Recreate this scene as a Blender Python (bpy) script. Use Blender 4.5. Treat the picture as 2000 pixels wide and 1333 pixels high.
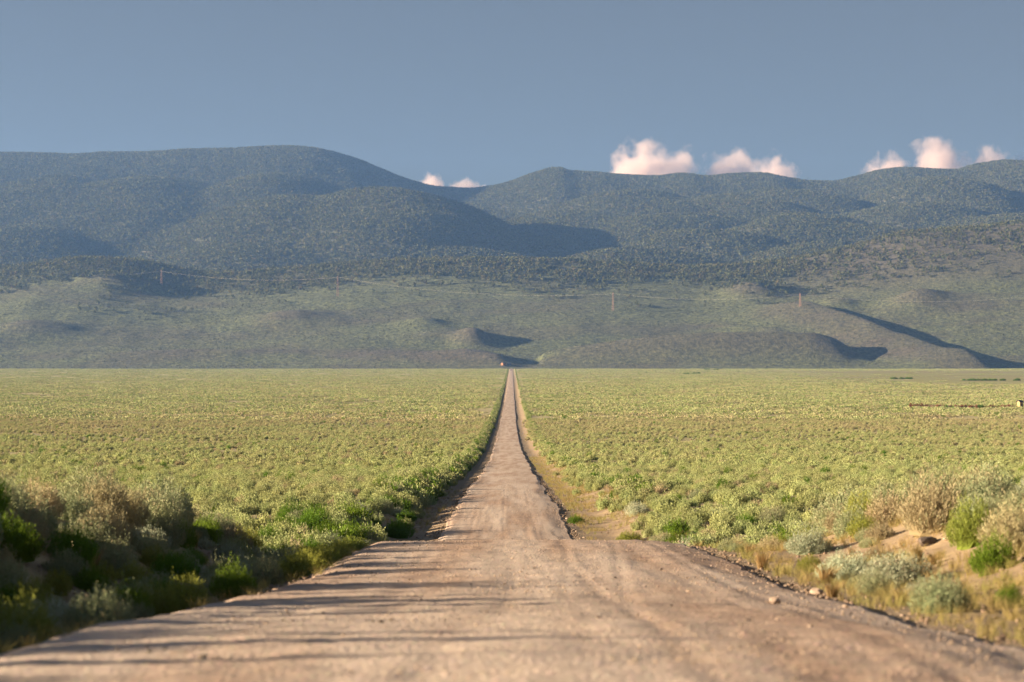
import bpy, math, random
import numpy as np
from mathutils import Vector

for _o in list(bpy.data.objects):
    bpy.data.objects.remove(_o, do_unlink=True)
SC = bpy.context.scene
R = math.radians

# ------------------------------------------------------------------ camera
cam_d = bpy.data.cameras.new("camera")
cam = bpy.data.objects.new("camera", cam_d)
SC.collection.objects.link(cam)
cam_d.sensor_width = 36.0
cam_d.lens = 85.0
cam_d.clip_start = 0.5
cam_d.clip_end = 120000.0
cam.location = (0.0, 0.0, 0.0)
cam.rotation_euler = (R(90.0 + 0.41), 0.0, 0.0)
cam_d.dof.use_dof = True
cam_d.dof.focus_distance = 120.0
cam_d.dof.aperture_fstop = 2.6
SC.camera = cam

# ------------------------------------------------------------------ light
SUN_EL, SUN_AZ = 11.5, -97.0           # azimuth clockwise from +Y (the view direction): low, from the left
w = bpy.data.worlds.new("World")
SC.world = w
w.use_nodes = True
wt = w.node_tree
wt.nodes.clear()
sky = wt.nodes.new("ShaderNodeTexSky")
sky.sky_type = 'NISHITA'
sky.sun_disc = False
sky.sun_elevation = R(SUN_EL)
sky.sun_rotation = R(SUN_AZ)
sky.altitude = 2000.0
sky.air_density = 1.0
sky.dust_density = 3.0
sky.ozone_density = 2.0
hsv = wt.nodes.new("ShaderNodeHueSaturation")
hsv.inputs["Saturation"].default_value = 0.54
hsv.inputs["Hue"].default_value = 0.512
hsv.inputs["Value"].default_value = 0.28
bg = wt.nodes.new("ShaderNodeBackground")
bg.inputs["Strength"].default_value = 0.055
wo = wt.nodes.new("ShaderNodeOutputWorld")
wt.links.new(sky.outputs[0], hsv.inputs["Color"])
wt.links.new(hsv.outputs[0], bg.inputs["Color"])
wt.links.new(bg.outputs[0], wo.inputs["Surface"])

sun_d = bpy.data.lights.new("sun", 'SUN')
sun_d.energy = 5.0
sun_d.angle = R(0.55)
sun_d.color = (1.0, 0.80, 0.56)
sun = bpy.data.objects.new("sun", sun_d)
SC.collection.objects.link(sun)
_el, _az = R(SUN_EL), R(SUN_AZ)
SUN_DIR = Vector((math.sin(_az) * math.cos(_el), math.cos(_az) * math.cos(_el), math.sin(_el)))
sun.rotation_euler = SUN_DIR.to_track_quat('Z', 'Y').to_euler()

SC.view_settings.view_transform = 'Standard'
SC.view_settings.look = 'None'
SC.view_settings.exposure = 2.0
SC.view_settings.gamma = 1.0
SC.view_settings.use_curve_mapping = False

SC.render.engine = 'CYCLES'
SC.cycles.use_denoising = True
SC.cycles.max_bounces = 6
SC.cycles.diffuse_bounces = 3
SC.cycles.glossy_bounces = 2
SC.cycles.transmission_bounces = 2
SC.cycles.volume_bounces = 2
SC.cycles.transparent_max_bounces = 4

# ------------------------------------------------------------------ terrain functions (pure numpy)
#TERRAIN-BEGIN
def _hash(ix, iy, seed):
    h = (ix.astype(np.int64) * 374761393 + iy.astype(np.int64) * 668265263 + seed * 1442695041) & 0x7fffffff
    h = ((h ^ (h >> 13)) * 1274126177) & 0x7fffffff
    h = (h ^ (h >> 16)) & 0xffff
    return h / 65535.0

def vnoise(x, y, seed=0):
    x = np.asarray(x, float); y = np.asarray(y, float)
    ix = np.floor(x); iy = np.floor(y)
    fx = x - ix; fy = y - iy
    ux = fx * fx * fx * (fx * (fx * 6 - 15) + 10); uy = fy * fy * fy * (fy * (fy * 6 - 15) + 10)
    a = _hash(ix, iy, seed); b = _hash(ix + 1, iy, seed)
    c = _hash(ix, iy + 1, seed); d = _hash(ix + 1, iy + 1, seed)
    return ((a * (1 - ux) + b * ux) * (1 - uy) + (c * (1 - ux) + d * ux) * uy) * 2 - 1

def fbm(x, y, seed=0, octv=4, gain=0.5):
    s = 0.0; a = 1.0; t = 0.0
    x = np.asarray(x, float); y = np.asarray(y, float)
    for k in range(octv):
        s = s + a * vnoise(x, y, seed + 17 * k); t += a
        x, y = x * 1.93 + y * 0.35 + 3.1, y * 1.93 - x * 0.35 + 7.7
        a *= gain
    return s / t

def ridged(x, y, seed=0, octv=3):
    s = 0.0; a = 1.0; t = 0.0
    x = np.asarray(x, float); y = np.asarray(y, float)
    for k in range(octv):
        s = s + a * (1 - 2 * np.abs(vnoise(x, y, seed + 31 * k))); t += a
        x, y = x * 2.0 + 5.3, y * 2.0 + 1.7
        a *= 0.5
    return s / t

def sstep(a, b, x):
    t = np.clip((np.asarray(x, float) - a) / (b - a), 0, 1)
    return t * t * (3 - 2 * t)

class Curve:                                   # monotone cubic through the points
    def __init__(s, pts):
        p = np.array(pts, float); s.x = p[:, 0]; s.y = p[:, 1]
        h = np.diff(s.x); dl = np.diff(s.y) / h
        m = np.zeros(len(s.x)); m[0] = dl[0]; m[-1] = dl[-1]
        for i in range(1, len(s.x) - 1):
            if dl[i - 1] * dl[i] > 0:
                w1 = 2 * h[i] + h[i - 1]; w2 = h[i] + 2 * h[i - 1]
                m[i] = (w1 + w2) / (w1 / dl[i - 1] + w2 / dl[i])
        s.m = m
    def __call__(s, v):
        v = np.clip(np.asarray(v, float), s.x[0], s.x[-1])
        i = np.clip(np.searchsorted(s.x, v) - 1, 0, len(s.x) - 2)
        h = s.x[i + 1] - s.x[i]; t = (v - s.x[i]) / h
        t2 = t * t; t3 = t2 * t
        return (2*t3 - 3*t2 + 1) * s.y[i] + (t3 - 2*t2 + t) * h * s.m[i] + (-2*t3 + 3*t2) * s.y[i+1] + (t3 - t2) * h * s.m[i+1]

ROAD_Z = Curve([(-3000, -1.0), (-60, -1.2), (0, -1.3), (8, -1.40), (14, -1.68), (20, -2.10), (29, -2.65), (34, -2.93),
                (40, -3.18), (45, -3.42), (50, -3.98), (56, -4.75), (65, -5.70), (78, -6.75), (90, -7.40), (107, -7.85), (136, -8.45), (200, -10.5),
                (292, -13.4), (500, -18.6), (726, -21.8), (1100, -24.4), (1574, -25.3), (2464, -24.5), (3500, -23.0),
                (4722, -21.0), (6000, -19.0), (14000, -19.0)])
ROAD_X = Curve([(-3000, 0.0), (0, -0.05), (14, 0.02), (30, 0.25), (45, 0.38), (70, 0.1), (98, -0.2), (136, -0.35), (292, -0.5),
                (726, -1.3), (1574, -1.4), (4722, -1.5), (14000, -1.5)])
def road_half(y, side):
    """half width of the road bed on one side: a little uneven along its length"""
    return 3.0 + 0.15 * (1 - sstep(16, 30, y)) + 0.34 * fbm(np.asarray(y) / 9.0, np.zeros_like(y) + side * 7.3, 5, 4) + 0.10 * fbm(np.asarray(y) / 1.3, np.zeros_like(y) + side * 3.3, 8, 3)

def ground_h(x, y):
    x = np.asarray(x, float); y = np.asarray(y, float)
    s = x - ROAD_X(y); a = np.abs(s)
    z = ROAD_Z(y)
    far = sstep(70, 130, y) * (1 - sstep(1200, 2500, y))
    left = s < 0
    ditch = np.where(left, 0.34, 0.085 + 0.06 * far + 0.12 * np.clip(fbm(y / 5.0, y * 0.0 + 3.3, 15, 3), 0, 1))
    d1 = np.where(left, 4.4, 4.0)
    top = np.where(left, 0.42, 0.42) * (1 - 0.5 * sstep(1500, 3000, y))
    e0 = np.where(left, 0.10, 0.075)
    prof = -e0 - (ditch - e0) * sstep(2.7, d1, a) + (ditch + top) * sstep(d1 + 0.4, 7.4, a)
    z = z + prof
    # mound on the right, bank on the left of the near stretch
    z = z + 0.50 * np.exp(-((s - 8.3) / 2.3) ** 2) * np.exp(-((y - 36) / 11.0) ** 2)
    z = z + 0.30 * np.exp(-((s + 8.3) / 2.4) ** 2) * np.exp(-((y - 34) / 12.0) ** 2)
    z = z + 0.30 * np.exp(-((s + 8.2) / 2.2) ** 2) * np.exp(-((y - 20) / 9.0) ** 2)
    out = sstep(3.3, 5.0, a)
    z = z + out * (0.09 * fbm(x / 1.7, y / 1.7, 3, 3) + 0.03 * fbm(x / 0.5, y / 0.5, 9, 2))
    z = z + sstep(9, 40, a) * (0.35 * fbm(x / 45.0, y / 60.0, 12, 3))
    z = z + sstep(200, 900, a) * 1.2 * fbm(x / 600.0, y / 600.0, 14, 2)
    return z

# ---- foothills -------------------------------------------------------------
PX = lambda p, d: (p - 1000.0) / 4722.0 * d
PZ = lambda q, d: (700.0 - q) / 4722.0 * d
FOOT_P = Curve([(4500, -30), (4700, -27), (4760, -22.5), (4800, -20), (4900, -11), (5000, 14), (5150, 60), (5300, 104), (5500, 156),
                (5700, 203), (5850, 231), (6000, 236), (6200, 205), (6500, 150), (7200, 60)])
FOOT_S = Curve([(-3000, 225), (-1250, 217), (-1150, 228), (-1050, 240), (-950, 236), (-860, 218), (-740, 202), (-500, 216), (-390, 226), (-250, 234),
                (0, 236), (250, 228), (370, 221), (500, 224), (640, 232), (760, 250), (870, 271), (990, 300), (1100, 312), (1240, 328), (1500, 365), (3000, 420)])
FOOT_RIDGE = Curve([(-3000, -60), (30, -60), (64, 10), (120, 22), (209, 36), (365, 51), (522, 54), (600, 53), (650, 44), (700, 14), (740, -14), (790, -60), (3000, -60)])
def _g(x, y, cx, cy, sx, sy, amp):
    return amp * np.exp(-((x - cx) / sx) ** 2 - ((y - cy) / sy) ** 2)
def _spur(x, y, ax, ay, bx, by, wdt, h0, h1):
    dx, dy = bx - ax, by - ay; L2 = dx * dx + dy * dy
    t = np.clip(((x - ax) * dx + (y - ay) * dy) / L2, 0, 1)
    d2 = (x - ax - t * dx) ** 2 + (y - ay - t * dy) ** 2
    sd = (x - ax) * dy - (y - ay) * dx                                # which flank: the lee side falls off steeply
    lee = sstep(-0.3, 0.3, -sd / np.sqrt(L2) / wdt)
    return (h0 + (h1 - h0) * t) * np.exp(-d2 / (wdt * (1.5 - 0.95 * lee)) ** 2)
def mounds(x, y):
    m = _g(x, y, -75, 4885, 90, 46, 22) + _g(x, y, -215, 4915, 170, 58, 20) + _g(x, y, -30, 4850, 34, 26, 9)
    m = m + _g(x, y, -80, 5060, 40, 55, 26) + _g(x, y, -160, 5080, 70, 50, 14)
    m = m + _g(x, y, -480, 5250, 95, 60, 22) + _g(x, y, -1030, 5130, 85, 50, 20) + _g(x, y, -1180, 5060, 120, 50, 12)
    m = m + _g(x, y, -620, 4960, 260, 55, 15) + _g(x, y, -350, 5040, 180, 50, 12) + _g(x, y, -190, 5190, 45, 40, 12)
    m = m + _g(x, y, -910, 5560, 90, 50, 26) + _g(x, y, -800, 5330, 150, 45, 12)
    m = m + _g(x, y, 545, 5480, 65, 60, 30) + _g(x, y, 890, 5290, 62, 50, 27) + _g(x, y, 720, 5330, 40, 45, 14)
    m = m + _spur(x, y, 640, 5260, 900, 4850, 75, 30, 34) + _spur(x, y, 540, 5120, 660, 4960, 60, 12, 20)
    m = m + _g(x, y, 1250, 5120, 110, 90, 22)
    return m
def foot_h(x, y):
    x = np.asarray(x, float); y = np.asarray(y, float)
    ux = x + 30 * fbm(x / 300.0, y / 300.0, 41, 2)
    r = (FOOT_S(ux) + 20) / 251.0
    z = -20 + (FOOT_P(y) + 20) * r
    am = sstep(4820, 5100, y)
    z = z + am * (5 * ridged(x / 520.0, y / 300.0, 51, 2) + 3.0 * ridged(x / 240.0, y / 130.0, 55, 2)) + sstep(4790, 4900, y) * 1.5 * fbm(x / 34.0, y / 34.0, 58, 3)
    z = z - 4 * am
    z = z + mounds(x, y)
    ridge = FOOT_RIDGE(x) + 2.5 * fbm(x / 60.0, y / 60.0, 61, 2)
    rz = -22 + (ridge + 22) * np.exp(-((y - 4930) / 75.0) ** 2)
    k = 9.0
    hh = np.clip(0.5 + 0.5 * (rz - z) / k, 0, 1)
    z = z * (1 - hh) + rz * hh + k * hh * (1 - hh)
    edge = sstep(4745, 4800, y)
    return np.where(edge > 0, z * edge + (1 - edge) * np.minimum(z, -27.0), -27.0)

# ---- mountains -------------------------------------------------------------
_sk = [(-900, 330), (-400, 305), (-200, 299), (0, 297), (100, 298), (150, 300), (220, 296), (300, 295), (380, 290), (450, 289), (500, 286), (560, 284), (610, 287),
       (660, 298), (700, 310), (760, 335), (800, 350), (860, 364), (920, 367), (960, 362), (1000, 352), (1040, 337), (1085, 326),
       (1120, 333), (1160, 335), (1220, 340), (1280, 342), (1330, 337), (1380, 342), (1420, 338), (1480, 336), (1530, 345),
       (1580, 352), (1620, 353), (1660, 345), (1720, 330), (1760, 326), (1800, 328), (1860, 330), (1900, 320), (1960, 312), (2000, 314), (2200, 300), (2900, 330)]
YR = 10500.0
SKYLINE = Curve([(PX(a, YR), PZ(b, YR)) for a, b in _sk])
MT_S = Curve([(0, 0), (0.12, 0.05), (0.3, 0.19), (0.5, 0.41), (0.7, 0.66), (0.85, 0.87), (1.0, 1.0), (1.15, 0.93), (1.6, 0.55), (3, 0.2)])
# domes of the range: where the top stands (as seen down the road), distance, breadth, depth, height over its skirts
MT_DOMES = [(745, 371, 8000, 330, 520, 205), (600, 386, 8100, 380, 560, 190), (565, 341, 9200, 300, 500, 140), (330, 352, 9300, 420, 600, 150), (115, 347, 9200, 330, 500, 150),
            (290, 396, 8700, 280, 450, 130), (310, 433, 8200, 290, 450, 140), (60, 442, 7900, 400, 500, 150), (480, 479, 7300, 330, 350, 130),
            (1250, 374, 9300, 300, 500, 140), (1420, 384, 9200, 270, 500, 130), (1535, 374, 9500, 280, 500, 140), (1110, 412, 8700, 300, 420, 120),
            (1290, 424, 8400, 380, 450, 140), (1565, 420, 8100, 290, 450, 150), (1400, 455, 7700, 300, 380, 130), (1570, 479, 7200, 240, 300, 120),
            (1250, 486, 7100, 200, 250, 90), (1835, 353, 9500, 270, 450, 140), (1770, 400, 8700, 350, 450, 150), (1960, 420, 8200, 380, 450, 150),
            (960, 462, 8100, 330, 380, 110), (880, 486, 7300, 380, 320, 110), (1680, 445, 7800, 260, 350, 120)]
def mount_h(x, y):
    x = np.asarray(x, float); y = np.asarray(y, float)
    t = (y - 6500.0) / (YR - 6500.0)
    zs = SKYLINE(x) - 12
    z = 110 + (zs - 110) * MT_S(t)
    n = sstep(0.02, 0.3, t) * (1 - 0.88 * sstep(0.72, 0.97, t))
    xr = x + 120 * fbm(x / 700.0, y / 700.0, 71, 2)
    yr = y + 120 * fbm(x / 700.0 + 9, y / 700.0, 72, 2)
    z = z + n * 14 * ridged(xr / 520.0, y / 1200.0, 73, 3)
    k = 16.0
    for (p, q, d, sx, sy, drop) in MT_DOMES:
        qq = ((xr - PX(p, d)) / sx) ** 2 + ((yr - d) / sy) ** 2
        zd = PZ(q, d) - 0.72 * drop * (np.sqrt(1 + 2 * qq) - 1)
        hh = np.clip(0.5 + 0.5 * (zd - z) / k, 0, 1)
        z = z * (1 - hh) + zd * hh + k * hh * (1 - hh)
    return z + n * 9 * fbm(x / 230.0, y / 300.0, 77, 3)
#TERRAIN-END

# ------------------------------------------------------------------ mesh and material helpers
COL = SC.collection
def tag(o, label=None, cat=None, group=None, kind=None):
    if label: o["label"] = label
    if cat: o["category"] = cat
    if group: o["group"] = group
    if kind: o["kind"] = kind
    return o
def link(name, me, parent=None, loc=None):
    o = bpy.data.objects.new(name, me)
    COL.objects.link(o)
    if parent is not None: o.parent = parent
    if loc is not None: o.location = loc
    return o
def empty(name, loc):
    o = bpy.data.objects.new(name, None)
    o.empty_display_size = 0.2
    COL.objects.link(o); o.location = loc
    return o
def np_mesh(name, V, F, mats=(), smooth=False, attrs=None, midx=None):
    """V (n,3), F (m,k) of equal-sized faces, or a list of faces"""
    me = bpy.data.meshes.new(name)
    V = np.asarray(V, np.float32)
    if isinstance(F, np.ndarray):
        m, k = F.shape
        me.vertices.add(len(V)); me.vertices.foreach_set("co", V.ravel())
        me.loops.add(m * k); me.loops.foreach_set("vertex_index", F.astype(np.int32).ravel())
        me.polygons.add(m)
        me.polygons.foreach_set("loop_start", np.arange(0, m * k, k, dtype=np.int32))
        me.update(calc_edges=True)
    else:
        me.from_pydata(V.tolist(), [], [list(map(int, f)) for f in F]); me.update()
    for a_name, arr in (attrs or {}).items():
        arr = np.asarray(arr, np.float32)
        if arr.ndim == 1:
            at = me.attributes.new(a_name, 'FLOAT', 'POINT'); at.data.foreach_set("value", arr)
        else:
            at = me.attributes.new(a_name, 'FLOAT_VECTOR', 'POINT'); at.data.foreach_set("vector", arr.ravel())
    for mt in mats: me.materials.append(mt)
    if midx is not None: me.polygons.foreach_set("material_index", np.asarray(midx, np.int32))
    if smooth: me.polygons.foreach_set("use_smooth", np.ones(len(me.polygons), bool))
    me.update()
    return me
def grid_mesh(name, X, Y, Z, mats, smooth=True, attrs=None):
    r, c = X.shape
    V = np.stack([X.ravel(), Y.ravel(), Z.ravel()], 1)
    i = np.arange(r * c).reshape(r, c)
    F = np.stack([i[:-1, :-1].ravel(), i[:-1, 1:].ravel(), i[1:, 1:].ravel(), i[1:, :-1].ravel()], 1)
    return np_mesh(name, V, F, mats, smooth, attrs)

class MB:                                       # small builder for boxes, bars and tubes
    def __init__(s): s.v = []; s.f = []
    def add(s, V, F):
        b = len(s.v); s.v += [tuple(map(float, p)) for p in V]; s.f += [[b + i for i in f] for f in F]
    def box(s, c, d, rz=0.0):
        cx, cy, cz = c; hx, hy, hz = d[0] / 2, d[1] / 2, d[2] / 2
        P = []
        for dz in (-hz, hz):
            for dx, dy in ((-hx, -hy), (hx, -hy), (hx, hy), (-hx, hy)):
                P.append((cx + dx * math.cos(rz) - dy * math.sin(rz), cy + dx * math.sin(rz) + dy * math.cos(rz), cz + dz))
        s.add(P, [(3, 2, 1, 0), (4, 5, 6, 7), (0, 1, 5, 4), (1, 2, 6, 5), (2, 3, 7, 6), (3, 0, 4, 7)])
    def bar(s, p, q, r0, r1=None, n=5):
        p = Vector(p); q = Vector(q); r1 = r0 if r1 is None else r1
        d = (q - p).normalized(); u = d.orthogonal().normalized(); v = d.cross(u)
        P = []
        for c, r in ((p, r0), (q, r1)):
            for k in range(n):
                t = 2 * math.pi * k / n
                P.append(c + u * (r * math.cos(t)) + v * (r * math.sin(t)))
        F = [(k, (k + 1) % n, n + (k + 1) % n, n + k) for k in range(n)] + [tuple(range(n))[::-1], tuple(range(n, 2 * n))]
        s.add(P, F)
    def mesh(s, name, mat, smooth=False):
        return np_mesh(name, np.array(s.v), s.f, (mat,), smooth)

def new_mat(name):
    m = bpy.data.materials.new(name); m.use_nodes = True
    nt = m.node_tree; nt.nodes.clear()
    out = nt.nodes.new("ShaderNodeOutputMaterial")
    return m, nt, out
def N(nt, typ, **kw):
    n = nt.nodes.new(typ)
    for k, v in kw.items():
        if k in n.inputs: n.inputs[k].default_value = v
        else: setattr(n, k, v)
    return n
def ramp(nt, stops, fac):
    r = nt.nodes.new("ShaderNodeValToRGB")
    e = r.color_ramp.elements
    while len(e) < len(stops): e.new(0.5)
    for k, (p, c) in enumerate(stops):
        e[k].position = p; e[k].color = (c[0], c[1], c[2], 1)
    nt.links.new(fac, r.inputs[0])
    return r.outputs[0]
def mixc(nt, fac, a, b, mode='MIX'):
    m = nt.nodes.new("ShaderNodeMix"); m.data_type = 'RGBA'; m.blend_type = mode
    for sock, v in ((m.inputs["Factor"], fac), (m.inputs["A"], a), (m.inputs["B"], b)):
        s = [i for i in m.inputs if i.name == sock.name and i.enabled][0] if False else sock
    fi = m.inputs[0]; ai = m.inputs[6]; bi = m.inputs[7]
    for sock, v in ((fi, fac), (ai, a), (bi, b)):
        if hasattr(v, "is_output"): nt.links.new(v, sock)
        elif sock is fi: sock.default_value = v
        else: sock.default_value = (v[0], v[1], v[2], 1)
    return m.outputs[2]
def noise(nt, scale, detail=4.0, rough=0.55, vec=None, stretch=None):
    n = nt.nodes.new("ShaderNodeTexNoise")
    n.inputs["Scale"].default_value = scale; n.inputs["Detail"].default_value = detail; n.inputs["Roughness"].default_value = rough
    if vec is None:
        g = nt.nodes.new("ShaderNodeNewGeometry"); vec = g.outputs["Position"]
    if stretch is not None:
        mp = nt.nodes.new("ShaderNodeMapping"); mp.inputs["Scale"].default_value = stretch
        nt.links.new(vec, mp.inputs["Vector"]); vec = mp.outputs[0]
    nt.links.new(vec, n.inputs["Vector"])
    return n.outputs["Fac"]
def simple_mat(name, col, rough=0.9, var=0.25, scale=3.0, metal=0.0):
    m, nt, out = new_mat(name)
    p = N(nt, "ShaderNodeBsdfPrincipled"); p.inputs["Roughness"].default_value = rough; p.inputs["Metallic"].default_value = metal
    tc = nt.nodes.new("ShaderNodeTexCoord")
    f = noise(nt, scale, 4, 0.6, tc.outputs["Object"])
    lo = [c * (1 - var) for c in col]; hi = [min(1, c * (1 + var)) for c in col]
    nt.links.new(ramp(nt, [(0.3, lo), (0.7, hi)], f), p.inputs["Base Color"])
    nt.links.new(p.outputs[0], out.inputs[0])
    return m

def leaf_mat(name, lo, hi, alt=None, trans=0.14, dead=None):
    """foliage: two-tone per leaf, a further shift per plant"""
    m, nt, out = new_mat(name)
    at = N(nt, "ShaderNodeAttribute"); at.attribute_name = "leaf"
    c = ramp(nt, [(0.0, lo), (0.72, hi), (0.88, dead or hi)], at.outputs["Fac"])
    oi = nt.nodes.new("ShaderNodeObjectInfo")
    if alt is not None:
        ti = N(nt, "ShaderNodeAttribute"); ti.attribute_name = "tint"; ti.attribute_type = 'INSTANCER'
        c = mixc(nt, ti.outputs["Fac"], c, alt)
    br = nt.nodes.new("ShaderNodeMapRange"); br.inputs["To Min"].default_value = 0.80; br.inputs["To Max"].default_value = 1.15
    nt.links.new(oi.outputs["Random"], br.inputs["Value"])
    hs = N(nt, "ShaderNodeHueSaturation")
    hr = nt.nodes.new("ShaderNodeMapRange"); hr.inputs["To Min"].default_value = 0.485; hr.inputs["To Max"].default_value = 0.515
    mul = N(nt, "ShaderNodeMath", operation='MULTIPLY'); mul.inputs[1].default_value = 7.31
    fr = N(nt, "ShaderNodeMath", operation='FRACT')
    nt.links.new(oi.outputs["Random"], mul.inputs[0]); nt.links.new(mul.outputs[0], fr.inputs[0]); nt.links.new(fr.outputs[0], hr.inputs["Value"])
    nt.links.new(hr.outputs[0], hs.inputs["Hue"]); nt.links.new(br.outputs[0], hs.inputs["Value"]); nt.links.new(c, hs.inputs["Color"])
    d = N(nt, "ShaderNodeBsdfDiffuse"); t = N(nt, "ShaderNodeBsdfTranslucent")
    nt.links.new(hs.outputs[0], d.inputs[0]); nt.links.new(hs.outputs[0], t.inputs[0])
    mx = N(nt, "ShaderNodeMixShader"); mx.inputs[0].default_value = trans
    nt.links.new(d.outputs[0], mx.inputs[1]); nt.links.new(t.outputs[0], mx.inputs[2])
    nt.links.new(mx.outputs[0], out.inputs[0])
    return m

# foliage
M_SAGE = leaf_mat("sage_leaf", (0.17, 0.20, 0.10), (0.36, 0.39, 0.22), alt=(0.40, 0.33, 0.20), dead=(0.42, 0.33, 0.21))
M_SAGE_PLAIN = leaf_mat("plain_sage_leaf", (0.245, 0.278, 0.115), (0.41, 0.44, 0.19), alt=(0.42, 0.35, 0.20), trans=0.15)
M_SILVER = leaf_mat("silver_sage_leaf", (0.25, 0.28, 0.18), (0.44, 0.47, 0.33), dead=(0.46, 0.38, 0.26))
M_STRAW = leaf_mat("straw_sage_leaf", (0.28, 0.22, 0.12), (0.46, 0.40, 0.24), dead=(0.27, 0.29, 0.16))
M_GREEN = leaf_mat("green_brush_leaf", (0.06, 0.11, 0.012), (0.15, 0.24, 0.03), trans=0.25)
M_YGREEN = leaf_mat("yellow_green_leaf", (0.16, 0.19, 0.03), (0.32, 0.34, 0.08), trans=0.25)
M_DRY = leaf_mat("dry_grass_blade", (0.26, 0.18, 0.07), (0.46, 0.35, 0.16), alt=(0.26, 0.26, 0.08), trans=0.3)
M_REDBRUSH = leaf_mat("red_brush_leaf", (0.16, 0.06, 0.035), (0.28, 0.12, 0.07))
M_JUNIPER = leaf_mat("juniper_leaf", (0.05, 0.062, 0.028), (0.15, 0.155, 0.068), alt=(0.16, 0.125, 0.07), trans=0.1)
M_HILLBRUSH = leaf_mat("hill_brush_leaf", (0.045, 0.052, 0.026), (0.13, 0.13, 0.06), alt=(0.12, 0.095, 0.06))
M_BARK = simple_mat("bark", (0.12, 0.085, 0.06), var=0.3, scale=6)
M_STEM = simple_mat("woody_stem", (0.17, 0.12, 0.085), var=0.3, scale=9)
M_STONE = simple_mat("pale_stone", (0.36, 0.265, 0.195), var=0.25, scale=8)
M_DARKSTONE = simple_mat("dark_stone", (0.10, 0.075, 0.06), var=0.3, scale=6)

# ground
def ground_material():
    m, nt, out = new_mat("dry_ground")
    p = N(nt, "ShaderNodeBsdfPrincipled"); p.inputs["Roughness"].default_value = 0.95
    g = nt.nodes.new("ShaderNodeNewGeometry"); pos = g.outputs["Position"]
    sep = N(nt, "ShaderNodeSeparateXYZ"); nt.links.new(pos, sep.inputs[0])
    sand = ramp(nt, [(0.25, (0.16, 0.105, 0.07)), (0.5, (0.27, 0.18, 0.115)), (0.75, (0.38, 0.265, 0.17))], noise(nt, 1.1, 7, 0.65, pos))
    sand = mixc(nt, ramp(nt, [(0.5, (0, 0, 0)), (0.62, (1, 1, 1))], noise(nt, 0.22, 4, 0.6, pos)), sand, (0.42, 0.34, 0.17))
    turf = ramp(nt, [(0.3, (0.27, 0.20, 0.12)), (0.5, (0.39, 0.33, 0.15)), (0.72, (0.47, 0.40, 0.19))], noise(nt, 0.045, 8, 0.72, pos, (1.0, 0.35, 1.0)))
    turf2 = ramp(nt, [(0.35, (0.36, 0.32, 0.13)), (0.65, (0.47, 0.42, 0.18))], noise(nt, 0.006, 5, 0.6, pos, (0.6, 1.6, 1.0)))
    mr = N(nt, "ShaderNodeMapRange"); mr.inputs["From Min"].default_value = 60; mr.inputs["From Max"].default_value = 260
    nt.links.new(sep.outputs["Y"], mr.inputs["Value"])
    c = mixc(nt, mr.outputs[0], sand, turf)
    mr2 = N(nt, "ShaderNodeMapRange"); mr2.inputs["From Min"].default_value = 1100; mr2.inputs["From Max"].default_value = 2200
    nt.links.new(sep.outputs["Y"], mr2.inputs["Value"])
    c = mixc(nt, mr2.outputs[0], c, turf2)
    # the bare verge beside the road
    at = N(nt, "ShaderNodeAttribute"); at.attribute_name = "verge"
    vn = ramp(nt, [(0.3, (0.20, 0.135, 0.085)), (0.7, (0.40, 0.29, 0.165))], noise(nt, 0.9, 6, 0.65, pos))
    c = mixc(nt, at.outputs["Fac"], c, vn)
    am = N(nt, "ShaderNodeAttribute"); am.attribute_name = "meadow"
    mc = ramp(nt, [(0.35, (0.24, 0.17, 0.07)), (0.5, (0.26, 0.25, 0.07)), (0.7, (0.30, 0.30, 0.07))], noise(nt, 0.004, 4, 0.6, pos, (0.5, 2.0, 1.0)))
    c = mixc(nt, am.outputs["Fac"], c, mc)
    nt.links.new(c, p.inputs["Base Color"])
    b = N(nt, "ShaderNodeBump"); b.inputs["Strength"].default_value = 0.7; b.inputs["Distance"].default_value = 0.06
    nt.links.new(noise(nt, 5.0, 6, 0.7, pos), b.inputs["Height"])
    nt.links.new(b.outputs[0], p.inputs["Normal"]); nt.links.new(p.outputs[0], out.inputs[0])
    return m
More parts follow.
